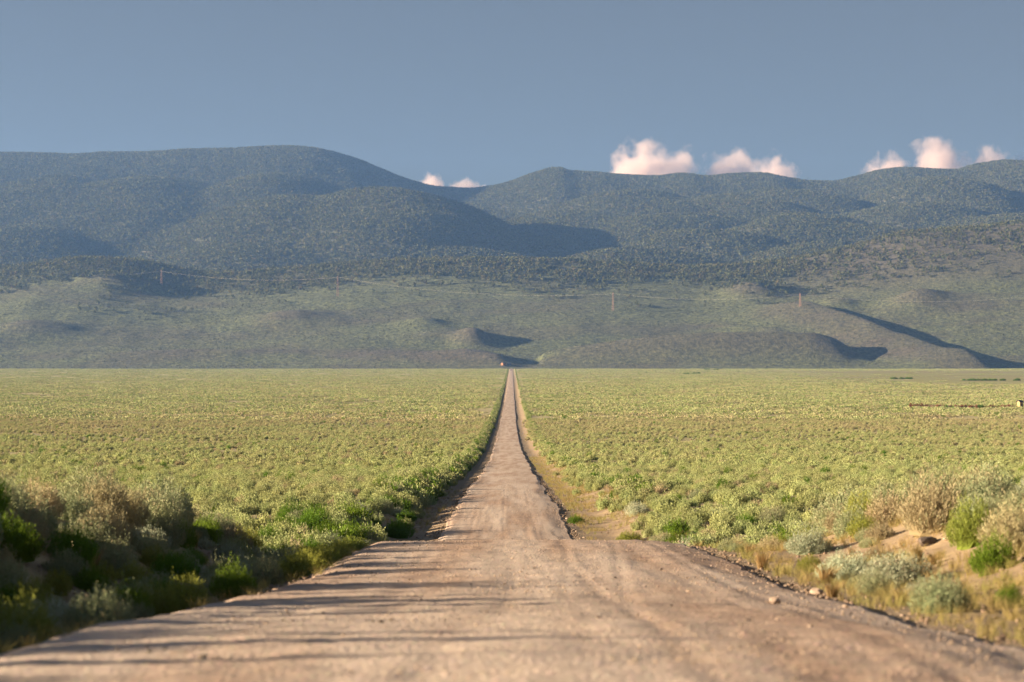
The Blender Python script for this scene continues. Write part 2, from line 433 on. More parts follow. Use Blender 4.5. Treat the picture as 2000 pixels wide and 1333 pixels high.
def road_material():
    m, nt, out = new_mat("gravel_road")
    p = N(nt, "ShaderNodeBsdfPrincipled"); p.inputs["Roughness"].default_value = 0.93
    g = nt.nodes.new("ShaderNodeNewGeometry"); pos = g.outputs["Position"]
    base = ramp(nt, [(0.30, (0.25, 0.155, 0.108)), (0.5, (0.385, 0.255, 0.178)), (0.72, (0.53, 0.375, 0.27))], noise(nt, 2.2, 9, 0.72, pos))
    strip = ramp(nt, [(0.38, (0, 0, 0)), (0.62, (1, 1, 1))], noise(nt, 0.9, 4, 0.55, pos, (1.0, 0.045, 1.0)))
    c = mixc(nt, strip, base, mixc(nt, 0.7, base, (0.64, 0.52, 0.42)))
    blot = ramp(nt, [(0.45, (0, 0, 0)), (0.65, (1, 1, 1))], noise(nt, 0.25, 4, 0.6, pos, (1.0, 0.4, 1.0)))
    c = mixc(nt, blot, c, mixc(nt, 0.4, c, (0.50, 0.39, 0.30)))
    v = N(nt, "ShaderNodeTexVoronoi"); v.inputs["Scale"].default_value = 16.0; nt.links.new(pos, v.inputs["Vector"])
    peb = ramp(nt, [(0.0, (1, 1, 1)), (0.25, (0.6, 0.6, 0.6)), (0.4, (0, 0, 0))], v.outputs["Distance"])
    c = mixc(nt, mixc(nt, 1.0, peb, (0.30, 0.30, 0.30), 'MULTIPLY'), c, v.outputs["Color"], 'OVERLAY')
    nt.links.new(c, p.inputs["Base Color"])
    b = N(nt, "ShaderNodeBump"); b.inputs["Strength"].default_value = 0.8; b.inputs["Distance"].default_value = 0.035
    h = mixc(nt, 0.4, noise(nt, 7.0, 7, 0.75, pos), peb)
    nt.links.new(h, b.inputs["Height"])
    nt.links.new(b.outputs[0], p.inputs["Normal"]); nt.links.new(p.outputs[0], out.inputs[0])
    return m
def foot_material():
    m, nt, out = new_mat("foothill_turf")
    p = N(nt, "ShaderNodeBsdfPrincipled"); p.inputs["Roughness"].default_value = 0.95
    g = nt.nodes.new("ShaderNodeNewGeometry"); pos = g.outputs["Position"]
    gr = ramp(nt, [(0.36, (0.038, 0.044, 0.021)), (0.52, (0.108, 0.122, 0.05)), (0.68, (0.20, 0.215, 0.085))], noise(nt, 0.11, 4, 0.8, pos))
    br = ramp(nt, [(0.36, (0.04, 0.036, 0.025)), (0.66, (0.14, 0.115, 0.072))], noise(nt, 0.11, 4, 0.8, pos))
    k = ramp(nt, [(0.50, (0, 0, 0)), (0.68, (0.8, 0.8, 0.8))], noise(nt, 0.0045, 6, 0.62, pos, (0.6, 1.6, 1.0)))
    c = mixc(nt, k, gr, br)
    at = N(nt, "ShaderNodeAttribute"); at.attribute_name = "dry"
    c = mixc(nt, at.outputs["Fac"], c, br)
    nt.links.new(c, p.inputs["Base Color"])
    b = N(nt, "ShaderNodeBump"); b.inputs["Strength"].default_value = 1.0; b.inputs["Distance"].default_value = 4.0
    nt.links.new(noise(nt, 0.16, 6, 0.75, pos), b.inputs["Height"])
    nt.links.new(b.outputs[0], p.inputs["Normal"]); nt.links.new(p.outputs[0], out.inputs[0])
    return m
def mount_material():
    m, nt, out = new_mat("mountain_soil")
    p = N(nt, "ShaderNodeBsdfPrincipled"); p.inputs["Roughness"].default_value = 0.95
    g = nt.nodes.new("ShaderNodeNewGeometry"); pos = g.outputs["Position"]
    c = ramp(nt, [(0.3, (0.085, 0.088, 0.045)), (0.5, (0.10, 0.098, 0.052)), (0.7, (0.125, 0.11, 0.065))], noise(nt, 0.006, 9, 0.7, pos))
    nt.links.new(c, p.inputs["Base Color"]); nt.links.new(p.outputs[0], out.inputs[0])
    return m
M_GROUND, M_ROAD, M_FOOT, M_MOUNT = ground_material(), road_material(), foot_material(), mount_material()

# ------------------------------------------------------------------ ground, road, hills
def spaced(segs):
    out = []
    for a, b, st in segs:
        out += list(np.arange(a, b - 1e-6, st))
    return np.array(out)
ys = list(spaced([(-2000, -100, 380), (-100, -20, 10), (-20, 6, 1.5), (6, 140, 0.5)]))
v_, st_ = 140.0, 0.6
while v_ < 13500:
    ys.append(v_); st_ = min(st_ * 1.022, 220); v_ += st_
ys = np.array(ys)
xr = list(np.arange(0.15, 14, 0.3)); v_, st_ = 14.0, 0.4
while v_ < 8600:
    xr.append(v_); st_ = min(st_ * 1.075, 350); v_ += st_
xr = np.array(xr); xs = np.concatenate([-xr[::-1], xr])
GX, GY = np.meshgrid(xs, ys)
GXX = GX + ROAD_X(GY)
GZ = ground_h(GXX, GY)
# the plain dips out of sight below the hills that stand on it
GZ = np.where(GY > 4850, np.minimum(GZ, -24.0 - np.clip(GY - 4850, 0, 40) * 0.2), GZ)
side = GXX - ROAD_X(GY)
verge = sstep(2.6, 3.2, np.abs(side)) * (1 - sstep(np.where(side > 0, 5.6, 4.8), np.where(side > 0, 7.6, 6.4), np.abs(side)))
verge = np.maximum(verge, (np.abs(side) < 3).astype(float)) * (1 - 0.6 * sstep(2500, 4500, GY))
mead = sstep(2050, 2500, GY + 120 * fbm(GXX / 200.0, GY / 200.0, 90, 2)) * (1 - sstep(4150, 4350, GY + 80 * fbm(GXX / 150.0, GY / 150.0, 91, 2))) * sstep(120, 520, GXX + 80 * fbm(GXX / 150.0, GY / 300.0, 92, 2))
ground = link("ground", grid_mesh("ground", GXX, GY, GZ, (M_GROUND,), True, {"verge": verge.ravel(), "meadow": mead.ravel()}))
tag(ground, "dry sandy valley floor beneath the sagebrush", "ground", kind="structure")

# road: crowned gravel bed with wheel ruts, its rim folded down into the verge
ry = list(np.arange(-40, 6, 1.0)) + list(np.arange(6, 60, 0.14)); v_, st_ = 60.0, 0.16
while v_ < 4795:
    ry.append(v_); st_ = min(st_ * 1.025, 30); v_ += st_
ry = np.array(ry)
u = np.linspace(-1, 1, 97)
UU, RY = np.meshgrid(u, ry)
HW = np.where(UU < 0, road_half(RY, -1), road_half(RY, 1))
RXl = UU * HW
RX = RXl + ROAD_X(RY)
def rut(c, wd, dep, x, y, lo=-1e9, hi=1e9):
    f = sstep(lo, lo + 4, y) * (1 - sstep(hi - 4, hi, y))
    d = (x - c) / wd
    return f * dep * (-np.exp(-d * d) + 0.55 * np.exp(-((d - 1.7) ** 2)) + 0.55 * np.exp(-((d + 1.7) ** 2)))
RZ = ROAD_Z(RY) + 0.05 * (1 - UU ** 2)
nearf = 1 - sstep(120, 260, RY)
RZ = RZ + nearf * (0.022 * fbm(RX / 0.9, RY / 1.6, 21, 4) + 0.010 * fbm(RX / 0.22, RY / 0.3, 24, 2) + 0.012 * fbm(RX / 0.5, RY / 12.0, 27, 3))
for c0, c1, c2, wd, dep, lo, hi in [(-1.1, 0.03, 0.5, .07, .022, 18, 44), (0.45, -0.02, 0.5, .07, .024, 14, 46), (1.7, 0.015, 0.4, .07, .026, 10, 46), (-0.75, -0.01, 0.6, .07, .02, 9, 30), (0.75, 0.010, 0.9, .10, .030, 10, 46), (1.25, 0.0, 1.4, .11, .026, 8, 46), (-0.35, 0.02, 0.7, .09, .022, 16, 40),
                                    (0.05, 0.025, 0.6, .09, .022, 14, 40), (-1.6, 0.0, 0.3, .13, .018, 30, 140), (-0.1, 0, .2, .13, .018, 60, 200),
                                    (1.35, 0, .2, .13, .018, 60, 200), (2.1, 0.0, 0.6, .14, .03, 6, 50), (-2.3, 0.0, 0.4, .14, .02, 6, 80)]:
    cen = c0 + c1 * (30 - RY) + 0.35 * c2 * np.sin((RY - 8) / 11.0 + c0 * 3) * np.exp(-RY / 60)
    RZ = RZ + rut(cen, wd * 0.55, dep * 0.21, RXl, RY, lo, hi)
rim = sstep(np.where(UU < 0, 0.86, 0.66 + 0.27 * sstep(140, 260, RY)), 1.0, np.abs(UU))
RZ = RZ - rim * np.where(UU < 0, 0.10, 0.055)
RZ = np.maximum(RZ, np.where(np.abs(UU) < 0.97, ROAD_Z(RY) - 0.055, -1e9))
RZ[:, 0] -= 0.22; RZ[:, -1] -= 0.25
road = link("gravel_road", grid_mesh("gravel_road", RX, RY, RZ, (M_ROAD,), True))
tag(road, "straight pinkish brown gravel road running down into the valley", "road", kind="structure")

fx = np.arange(-2300, 2301, 8.0); fy = np.arange(4730, 7100, 8.0)
FX, FY = np.meshgrid(fx, fy)
FZ = foot_h(FX, FY)
dry = np.clip(0.7 * sstep(5, 22, mounds(FX, FY) + 5 * fbm(FX / 90.0, FY / 60.0, 94, 3)) + 0.75 * sstep(8, 30, FOOT_RIDGE(FX)) * np.exp(-((FY - 4900) / 60.0) ** 2) + 0.45 * sstep(0.05, 0.4, fbm(FX / 260.0, FY / 90.0, 95, 3)) * (1 - sstep(5150, 5300, FY)) + 0.85 * sstep(350, 900, FX) * sstep(5300, 5550, FY)
              + 0.5 * sstep(5600, 5750, FY), 0, 1)
foothills = link("foothills", grid_mesh("foothills", FX, FY, FZ, (M_FOOT,), True, {"dry": dry.ravel()}))
tag(foothills, "green and brown foothills rising at the end of the road", "hill", kind="structure")
mx_ = np.arange(-4600, 4601, 22.0); my_ = np.arange(6300, 12800, 22.0)
MX, MY = np.meshgrid(mx_, my_)
mountains = link("mountains", grid_mesh("mountains", MX, MY, mount_h(MX, MY), (M_MOUNT,), True))
tag(mountains, "hazy blue wooded mountains on the skyline", "mountain", kind="structure")
# ------------------------------------------------------------------ plants: meshes
def _dirs(rng, n):
    v = rng.normal(size=(n, 3)); return v / np.linalg.norm(v, axis=1, keepdims=True)
def diamonds(C, D, L, W, rng, bend=0.0):
    """one narrow four-cornered leaf for each row: base C, direction D, length L, width W"""
    n = len(C)
    S = np.cross(D, _dirs(rng, n)); S /= np.maximum(np.linalg.norm(S, axis=1, keepdims=True), 1e-6)
    L = L[:, None]; W = W[:, None]
    mid = C + D * L * 0.55
    V = np.stack([C, mid + S * W * 0.5, C + D * L, mid - S * W * 0.5], 1)
    F = (np.arange(n) * 4)[:, None] + np.arange(4)[None, :]
    return V.reshape(-1, 3), F
def shrub_arrays(seed, shoots, leaves, hgt=0.8, upright=0.5, leaf=0.07, lobes=5, wid=0.22, tip=1.0):
    """a bush one unit wide: shoots fan from the root crown to an uneven dome and carry narrow leaves"""
    rng = np.random.default_rng(seed)
    th = rng.uniform(0, 2 * np.pi, shoots); rr = 0.5 * np.sqrt(rng.uniform(0.0, 1.0, shoots))
    lob = rng.uniform(0, 2 * np.pi, lobes); la = rng.uniform(0.55, 1.12, lobes)
    wgt = np.exp(3.0 * np.cos(th[:, None] - lob[None, :])); sc = (wgt * la).sum(1) / wgt.sum(1)
    r = rr * (0.75 + 0.35 * sc)
    tz = hgt * np.sqrt(np.clip(1 - 0.85 * (rr / 0.5) ** 2, 0.06, 1)) * (0.55 + 0.45 * sc) * rng.uniform(0.62, 1.2, shoots) * np.where(rng.uniform(0, 1, shoots) < 0.10, 1.28, 1.0) * tip
    T = np.stack([r * np.cos(th), r * np.sin(th), tz], 1)
    B = T * np.array([upright, upright, 0.0])
    t = rng.uniform(0.0, 1.0, (shoots, leaves)) ** 0.62
    P = B[:, None, :] * (1 - t[..., None]) + T[:, None, :] * t[..., None]
    P = P.reshape(-1, 3) + rng.normal(size=(shoots * leaves, 3)) * 0.012
    axis = np.repeat((T - B) / np.linalg.norm(T - B, axis=1, keepdims=True), leaves, 0)
    D = axis * 1.0 + _dirs(rng, len(P)) * 0.5; D /= np.linalg.norm(D, axis=1, keepdims=True)
    L = leaf * rng.uniform(0.6, 1.4, len(P)); W = L * wid * rng.uniform(0.7, 1.3, len(P))
    V, F = diamonds(P, D, L, W, rng)
    lf = np.clip(rng.uniform(0, 1, len(P)) * 0.6 + 0.4 * np.repeat(rng.uniform(0, 1, shoots), leaves), 0, 1)
    return V, F, np.repeat(lf, 4), B, T
def heart(seed, T, n=10, m=4):
    """dark core added to block light, for the dense twigs of a bush: an uneven dome a little inside the leaf tips"""
    rng = np.random.default_rng(seed + 9)
    hz = np.percentile(T[:, 2], 80) * 0.80; V = []
    for j in range(m):
        f = j / m
        for k in range(n):
            a = 2 * np.pi * (k + 0.5 * (j % 2)) / n
            w_ = np.exp(4 * np.cos(np.arctan2(T[:, 1], T[:, 0]) - a)); rr = (w_ * np.hypot(T[:, 0], T[:, 1])).sum() / w_.sum()
            r_ = rr * 0.95 * math.cos(f * 1.45) * rng.uniform(0.85, 1.12)
            V.append((r_ * math.cos(a), r_ * math.sin(a), -0.03 + hz * math.sin(f * 1.5) * rng.uniform(0.9, 1.1)))
    V.append((0, 0, hz)); F = []
    for j in range(m - 1):
        for k in range(n):
            a, b, c, d = j * n + k, j * n + (k + 1) % n, (j + 1) * n + (k + 1) % n, (j + 1) * n + k
            F += [(a, b, c), (a, c, d)]
    for k in range(n): F.append(((m - 1) * n + k, (m - 1) * n + (k + 1) % n, m * n))
    return np.array(V), np.array(F)
def shrub_mesh(name, mat, **kw):
    V, F, lf, B, T = shrub_arrays(**kw)
    V[:, 2] = np.maximum(V[:, 2], 0.0)
    cv, cf = heart(kw["seed"], T)
    F = F.tolist() + (cf + len(V)).tolist()
    return np_mesh(name, np.concatenate([V, cv]), F, (mat,), False, {"leaf": np.concatenate([lf, np.full(len(cv), 0.12)])})
def stem_mesh(name, seed, n=14, hgt=0.8):
    rng = np.random.default_rng(seed); mb = MB()
    for k in range(n):
        th = rng.uniform(0, 6.28); r = rng.uniform(0.08, 0.36); z = hgt * rng.uniform(0.35, 0.75)
        p = (0.05 * math.cos(th), 0.05 * math.sin(th), -0.06); q = (0.45 * r * math.cos(th), 0.45 * r * math.sin(th), z * 0.5)
        mb.bar(p, q, 0.018, 0.012, 4); mb.bar(q, (r * math.cos(th + .2), r * math.sin(th + .2), z), 0.012, 0.004, 4)
    return mb.mesh(name, M_STEM)
def grass_mesh(name, mat, seed, n, spread=0.32, hgt=1.0, wid=0.012, lean=0.35, heads=False):
    rng = np.random.default_rng(seed)
    th = rng.uniform(0, 6.28, n); r = 0.16 * np.sqrt(rng.uniform(0, 1, n)); h = hgt * rng.uniform(0.45, 1.0, n)
    ph = th + rng.normal(size=n) * 0.7; ln = lean * rng.uniform(0.2, 1.3, n) * h
    B = np.stack([r * np.cos(th), r * np.sin(th), np.full(n, -0.02)], 1)
    d = np.stack([np.cos(ph), np.sin(ph), np.zeros(n)], 1); up = np.array([0, 0, 1.0])
    s = np.stack([-np.sin(ph + 0.7), np.cos(ph + 0.7), np.zeros(n)], 1) * wid
    Mi = B + d * (ln * 0.3)[:, None] + up * (h * 0.6)[:, None]; T = B + d * ln[:, None] + up * h[:, None]
    V = np.stack([B - s, B + s, Mi + s * .8, Mi - s * .8, T], 1).reshape(-1, 3)
    F = []
    for k in range(n):
        b = 5 * k; F += [(b, b + 1, b + 2, b + 3), (b + 3, b + 2, b + 4)]
    lf = np.repeat(rng.uniform(0, 1, n), 5)
    return np_mesh(name, V, F, (mat,), False, {"leaf": lf})

HI = dict(shoots=430, leaves=24)
SAGE = [shrub_mesh("sagebrush_foliage", M_SAGE, seed=100 + k, hgt=0.78 + 0.1 * (k % 3), upright=0.76, leaf=0.048, **HI) for k in range(4)]
SILVER = [shrub_mesh("silver_sagebrush_foliage", M_SILVER, seed=120 + k, hgt=0.62 + 0.06 * k, upright=0.78, leaf=0.046, **HI) for k in range(3)]
STRAW = [shrub_mesh("straw_sagebrush_foliage", M_STRAW, seed=140 + k, hgt=0.85, upright=0.70, leaf=0.055, wid=0.17, **HI) for k in range(3)]
GREEN = [shrub_mesh("green_brush_foliage", M_GREEN, seed=160 + k, hgt=0.85, upright=0.74, leaf=0.062, wid=0.16, shoots=430, leaves=22) for k in range(3)]
YGREEN = [shrub_mesh("yellow_green_brush_foliage", M_YGREEN, seed=180 + k, hgt=0.85, upright=0.72, leaf=0.07, wid=0.14, shoots=420, leaves=20) for k in range(2)]
DRYTUFT = [grass_mesh("dry_tuft_blades", M_DRY, 200 + k, 220, lean=0.5) for k in range(3)]
STEMS = [stem_mesh("woody_stem", 220 + k) for k in range(3)]
KINDS = {"sage": (SAGE, "sagebrush", "sagebrush"), "silver": (SILVER, "silver_sagebrush", "sagebrush"), "straw": (STRAW, "straw_sagebrush", "sagebrush"),
         "green": (GREEN, "green_brush", "shrub"), "ygreen": (YGREEN, "yellow_green_brush", "shrub"), "dry": (DRYTUFT, "dry_grass_tuft", "grass tuft")}
DESC = {"sage": "grey-green sagebrush", "silver": "low silvery sagebrush", "straw": "straw-coloured half-dry sagebrush",
        "green": "deep green leafy brush", "ygreen": "yellow-green grassy brush", "dry": "dry straw grass tuft"}
PLACE = {"L": "on the shaded bank behind the ditch", "l": "in the shaded ditch and edge beside the road", "Rm": "on the sunlit sandy mound above the road",
         "r": "on the sandy verge along the sunlit road edge", "F": "beside the road past its crest"}
rnd = random.Random(11)
_cnt = [0]
def plant(kind, x, y, wd, ht, zone, label=None):
    meshes, nm, cat = KINDS[kind]
    k = rnd.randrange(len(meshes))
    o = link(nm, meshes[k])
    zs = 1.0 if kind == "dry" else 0.80
    wd = wd * rnd.uniform(0.97, 1.06)
    o.location = (x, y, float(ground_h(x, y)) - 0.03)
    o.scale = (wd * rnd.uniform(.88, 1.18), wd * rnd.uniform(.85, 1.12), ht / zs) if kind != "dry" else (max(wd, ht) * 0.9, max(wd, ht) * 0.9, ht)
    o.rotation_euler = (rnd.uniform(-.08, .08), rnd.uniform(-.08, .08), rnd.uniform(0, 6.28))
    big = "" if kind == "dry" else ("large " if wd > 0.98 else ("small " if wd < 0.62 else "medium-sized "))
    txt = big + DESC[kind] + " " + PLACE[zone]
    tag(o, label or txt, cat, None if label else txt)
    if kind != "dry":
        st = link("woody_stem", STEMS[rnd.randrange(3)], o)
    _cnt[0] += 1
    return o
taken = []
def free(x, y, r):
    for (a, b, c) in taken:
        if (a - x) ** 2 + (b - y) ** 2 < (0.42 * (r + c)) ** 2: return False
    return True

NAMED = [
    # sunlit side
    ("silver", 4.87, 39.6, 0.70, 0.44, "r", "round silvery sagebrush alone on the sandy verge, uphill of two larger ones"),
    ("silver", 4.39, 31.7, 0.80, 0.44, "r", "broad silvery sagebrush on the verge with a dry tuft against it"),
    ("silver", 4.83, 30.4, 0.82, 0.46, "r", "widest silvery green sagebrush on the sandy verge below the mound"),
    ("sage", 3.85, 21.8, 0.55, 0.36, "r", "bushy olive sagebrush right at the crumbling sunlit road edge"),
    ("green", 5.77, 29.0, 0.60, 0.46, "Rm", "dark green rounded brush low on the mound under a pale bush"),
    ("dry", 3.42, 25.8, 0.30, 0.24, "r", "small dry tuft at the road edge beside a flat pale stone"),
    ("green", 4.79, 23.3, 0.32, 0.25, "r", "small dark green brush on bare sand below the mound"),
    ("sage", 6.4, 46.0, 1.15, 0.72, "Rm", "large dome-shaped sagebrush at the far end of the sunlit mound"),
    ("ygreen", 6.35, 44.0, 0.75, 0.66, "Rm", "bright yellow-green brush against the large dome-shaped sagebrush"),
    ("sage", 6.93, 45.0, 0.70, 0.62, "Rm", None),
    ("straw", 6.34, 36.4, 1.02, 0.82, "Rm", "biggest straw-tipped sagebrush on the mound, over bare earth"),
    ("ygreen", 6.20, 32.7, 0.62, 0.6, "Rm", "tall yellow-green brush on the mound beside a pale dry bush"),
    ("straw", 6.23, 30.0, 0.8, 0.66, "Rm", "pale dry bush on the mound above the dark green brush"),
    ("sage", 7.02, 36.5, 0.95, 0.55, "Rm", None), ("sage", 7.30, 33.6, 0.9, 0.52, "Rm", None), ("sage", 7.3, 43.0, 0.9, 0.6, "Rm", None),
    ("sage", 8.0, 40.5, 0.95, 0.65, "Rm", None), ("straw", 7.5, 39.0, 0.95, 0.6, "Rm", None), ("sage", 7.2, 40.8, 0.9, 0.7, "Rm", None),
    ("straw", 6.5, 41.6, 0.9, 0.6, "Rm", None), ("sage", 6.0, 42.4, 0.8, 0.55, "Rm", None),
    ("silver", 6.07, 83.1, 1.15, 0.72, "F", None), ("sage", 5.71, 91.4, 1.25, 0.66, "F", None), ("ygreen", 4.87, 100.9, 1.0, 0.52, "F", "yellow-green brush on the bare verge just past the crest"),
    ("green", 8.35, 96.0, 0.6, 0.5, "F", None), ("green", 3.2, 120.4, 0.85, 0.45, "F", "dark green brush sitting on the sunlit edge of the descending road"),
    ("green", 6.0, 54.0, 0.8, 0.5, "Rm", None), ("ygreen", 5.6, 51.0, 0.7, 0.4, "Rm", None), ("sage", 6.6, 60.1, 0.8, 0.5, "Rm", None),
    ("silver", 7.19, 88.2, 0.6, 0.48, "F", None), ("sage", 4.02, 27.1, 0.38, 0.27, "r", None), ("dry", 4.05, 31.2, 0.5, 0.34, "r", None), ("sage", 3.75, 42.2, 0.36, 0.25, "r", None),
    # shaded side
    ("ygreen", -3.02, 33.8, 0.55, 0.42, "l", "tallest clump of the sunlit grassy strip on the shaded road edge"),
    ("ygreen", -3.0, 35.6, 0.55, 0.36, "l", None), ("ygreen", -2.98, 37.4, 0.6, 0.34, "l", None), ("ygreen", -2.95, 39.3, 0.6, 0.34, "l", None),
    ("ygreen", -2.9, 41.5, 0.6, 0.28, "l", None), ("ygreen", -2.85, 43.7, 0.6, 0.28, "l", None), ("silver", -2.85, 46.0, 0.7, 0.25, "l", None),
    ("silver", -5.40, 98.0, 1.1, 0.4, "F", None), ("silver", -3.7, 100.6, 0.8, 0.34, "F", None),
    ("sage", -3.4, 33.2, 0.55, 0.40, "l", "grey-green sagebrush in the ditch next to the grassy strip"),
    ("green", -3.42, 29.7, 0.55, 0.42, "l", "bright green brush at the road edge downhill of the yellow one"),
    ("ygreen", -3.67, 27.0, 0.55, 0.40, "l", "glowing yellow-green brush catching sun at the shaded road edge"),
    ("sage", -3.95, 25.1, 0.65, 0.36, "l", None), ("silver", -4.25, 21.9, 0.62, 0.38, "l", "pale sagebrush with lit top at the shaded road edge"), ("sage", -3.95, 23.2, 0.5, 0.28, "l", None),
    ("green", -5.98, 29.1, 0.62, 0.48, "L", "tall dark green brush deep in shade at the foot of the bank"), ("green", -5.70, 31.2, 0.60, 0.46, "L", "dark green brush showing woody stems at the foot of the bank"),
    ("straw", -6.52, 38.5, 0.9, 0.62, "L", None), ("sage", -6.06, 42.7, 0.9, 0.66, "L", None), ("straw", -7.04, 36.0, 0.85, 0.56, "L", None), ("sage", -6.7, 46.0, 1.1, 0.75, "L", None),
    ("sage", -7.3, 42.0, 1.1, 0.75, "L", None), ("green", -6.0, 48.5, 0.8, 0.5, "L", None), ("ygreen", -5.6, 50.0, 1.0, 0.5, "L", None), ("green", -4.9, 52.0, 0.9, 0.5, "L", None),
    ("silver", -5.65, 37.6, 0.8, 0.46, "L", "bluish silver sagebrush in full shade between two straw bushes"), ("dry", -5.40, 41.1, 0.34, 0.34, "l", None), ("straw", -5.2, 45.0, 0.8, 0.5, "L", None),
    ("sage", -6.32, 99.4, 1.6, 0.66, "F", None), ("sage", -6.86, 90.0, 1.5, 0.68, "F", None), ("green", -5.06, 24.2, 0.4, 0.34, "l", None), ("green", -5.1, 29.2, 0.4, 0.32, "l", "small lime green brush standing alone in the dark ditch")]
for kind, x, y, wd, ht, zone, lab in NAMED:
    plant(kind, x, y, wd, ht, zone, lab); taken.append((x, y, wd))
def fill(n, x0, x1, y0, y1, kinds, zone, s0, s1, tries=6000):
    c = 0
    for _ in range(tries):
        if c >= n: break
        x = rnd.uniform(x0, x1); y = rnd.uniform(y0, y1); wd = rnd.uniform(s0, s1)
        if not free(x, y, wd): continue
        k = rnd.choices([a for a, _ in kinds], [b for _, b in kinds])[0]
        sm = 0.6 if k == "dry" else 1.0
        plant(k, x, y, wd * sm, wd * rnd.uniform(0.55, 0.78), zone); taken.append((x, y, wd)); c += 1
fill(34, -7.2, -5.5, 27, 56, [("sage", 5), ("straw", 4), ("silver", 1), ("green", 2)], "L", 0.45, 0.9)
fill(60, -14, -6.0, 30, 62, [("sage", 6), ("straw", 2), ("silver", 1), ("green", 1)], "L", 0.42, 0.78)
fill(24, -8.4, -6.0, 9, 26, [("sage", 5), ("straw", 2), ("green", 2)], "L", 0.45, 1.2)
fill(98, -5.6, -3.4, 15, 52, [("sage", 6), ("dry", 2), ("green", 3), ("ygreen", 3), ("silver", 3)], "l", 0.34, 0.62)
fill(54, 6.2, 14, 24, 62, [("sage", 6), ("straw", 3), ("silver", 1), ("ygreen", 1)], "Rm", 0.45, 0.85)
fill(52, 3.6, 6.8, 20, 52, [("sage", 3), ("silver", 3), ("dry", 7), ("ygreen", 1), ("straw", 2)], "r", 0.26, 0.52)
fill(22, -10.5, -4.6, 84, 150, [("sage", 5), ("green", 5), ("silver", 1)], "F", 0.9, 1.4)
fill(12, 6.0, 12, 80, 140, [("sage", 5), ("silver", 3), ("green", 1)], "F", 0.7, 1.2)

for k in range(14):                                                  # tall thin plants added out of view to streak the road with shadow
    y = 12 + k * 1.1 + rnd.uniform(-.4, .4); x = rnd.uniform(-7.0, -6.0)
    plant("straw", x, y, rnd.uniform(0.26, 0.42), rnd.uniform(0.75, 1.15), "L", "tall narrow straw-coloured sagebrush added on the shaded bank to streak the road with shadow")["group"] = "tall narrow sagebrush added on the shaded bank"

# ------------------------------------------------------------------ scatter: one object of stuff from points
PROTO_N = [0]
def scatter(name, P, rot, scl, idx, tint, protos, label, cat):
    col = bpy.data.collections.new(name + "_kinds")
    for k, me in enumerate(protos):
        po = bpy.data.objects.new("%s_kind_%02d" % (name, k), me); col.objects.link(po)
    P = np.asarray(P, np.float32); n = len(P)
    me = bpy.data.meshes.new(name); me.vertices.add(n); me.vertices.foreach_set("co", P.ravel())
    for nm, arr, typ in (("rot", rot, 'FLOAT_VECTOR'), ("scl", scl, 'FLOAT_VECTOR')):
        a = me.attributes.new(nm, typ, 'POINT'); a.data.foreach_set("vector", np.asarray(arr, np.float32).ravel())
    a = me.attributes.new("idx", 'INT', 'POINT'); a.data.foreach_set("value", np.asarray(idx, np.int32))
    a = me.attributes.new("tint", 'FLOAT', 'POINT'); a.data.foreach_set("value", np.asarray(tint, np.float32))
    me.update()
    o = link(name, me)
    ng = bpy.data.node_groups.new(name + "_scatter", 'GeometryNodeTree')
    ng.interface.new_socket("Geometry", in_out='INPUT', socket_type='NodeSocketGeometry')
    ng.interface.new_socket("Geometry", in_out='OUTPUT', socket_type='NodeSocketGeometry')
    gi = ng.nodes.new("NodeGroupInput"); go = ng.nodes.new("NodeGroupOutput")
    ci = ng.nodes.new("GeometryNodeCollectionInfo"); ci.inputs["Collection"].default_value = col
    ci.inputs["Separate Children"].default_value = True; ci.inputs["Reset Children"].default_value = True
    ip = ng.nodes.new("GeometryNodeInstanceOnPoints"); ip.inputs["Pick Instance"].default_value = True
    def attr(nm, typ):
        a = ng.nodes.new("GeometryNodeInputNamedAttribute"); a.data_type = typ; a.inputs["Name"].default_value = nm
        return [s for s in a.outputs if s.name == "Attribute" and s.enabled][0]
    L = ng.links.new
    L(gi.outputs[0], ip.inputs["Points"]); L(ci.outputs[0], ip.inputs["Instance"])
    L(attr("idx", 'INT'), ip.inputs["Instance Index"]); L(attr("scl", 'FLOAT_VECTOR'), ip.inputs["Scale"])
    er = ng.nodes.new("FunctionNodeEulerToRotation"); L(attr("rot", 'FLOAT_VECTOR'), er.inputs[0]); L(er.outputs[0], ip.inputs["Rotation"])
    L(ip.outputs[0], go.inputs[0])
    md = o.modifiers.new("scatter", 'NODES'); md.node_group = ng
    tag(o, label, cat, kind="stuff")
    return o
RG = np.random.default_rng(4)
def rots(n, tilt=0.08):
    return np.stack([RG.uniform(-tilt, tilt, n), RG.uniform(-tilt, tilt, n), RG.uniform(0, 6.283, n)], 1)

# sagebrush of the plain, single plants out to 800 m
LO = dict(shoots=64, leaves=8)
P_SAGE = [shrub_mesh("plain_sage", M_SAGE_PLAIN, seed=300 + k, hgt=0.75, upright=0.78, leaf=0.11, wid=0.5, **LO) for k in range(5)]
P_GREEN = [shrub_mesh("plain_green", M_GREEN, seed=320 + k, hgt=0.8, upright=0.78, leaf=0.11, wid=0.45, **LO) for k in range(2)]
P_STRAW = [shrub_mesh("plain_straw", M_STRAW, seed=330 + k, hgt=0.6, upright=0.75, leaf=0.11, wid=0.4, **LO) for k in range(2)]
P_SAGE_M = [shrub_mesh("mid_sage", M_SAGE_PLAIN, seed=340 + k, hgt=0.80, upright=0.8, leaf=0.06, wid=0.42, shoots=150, leaves=16) for k in range(4)]
P_GREEN_M = [shrub_mesh("mid_green", M_GREEN, seed=350 + k, hgt=0.8, upright=0.8, leaf=0.065, wid=0.38, shoots=150, leaves=16) for k in range(2)]
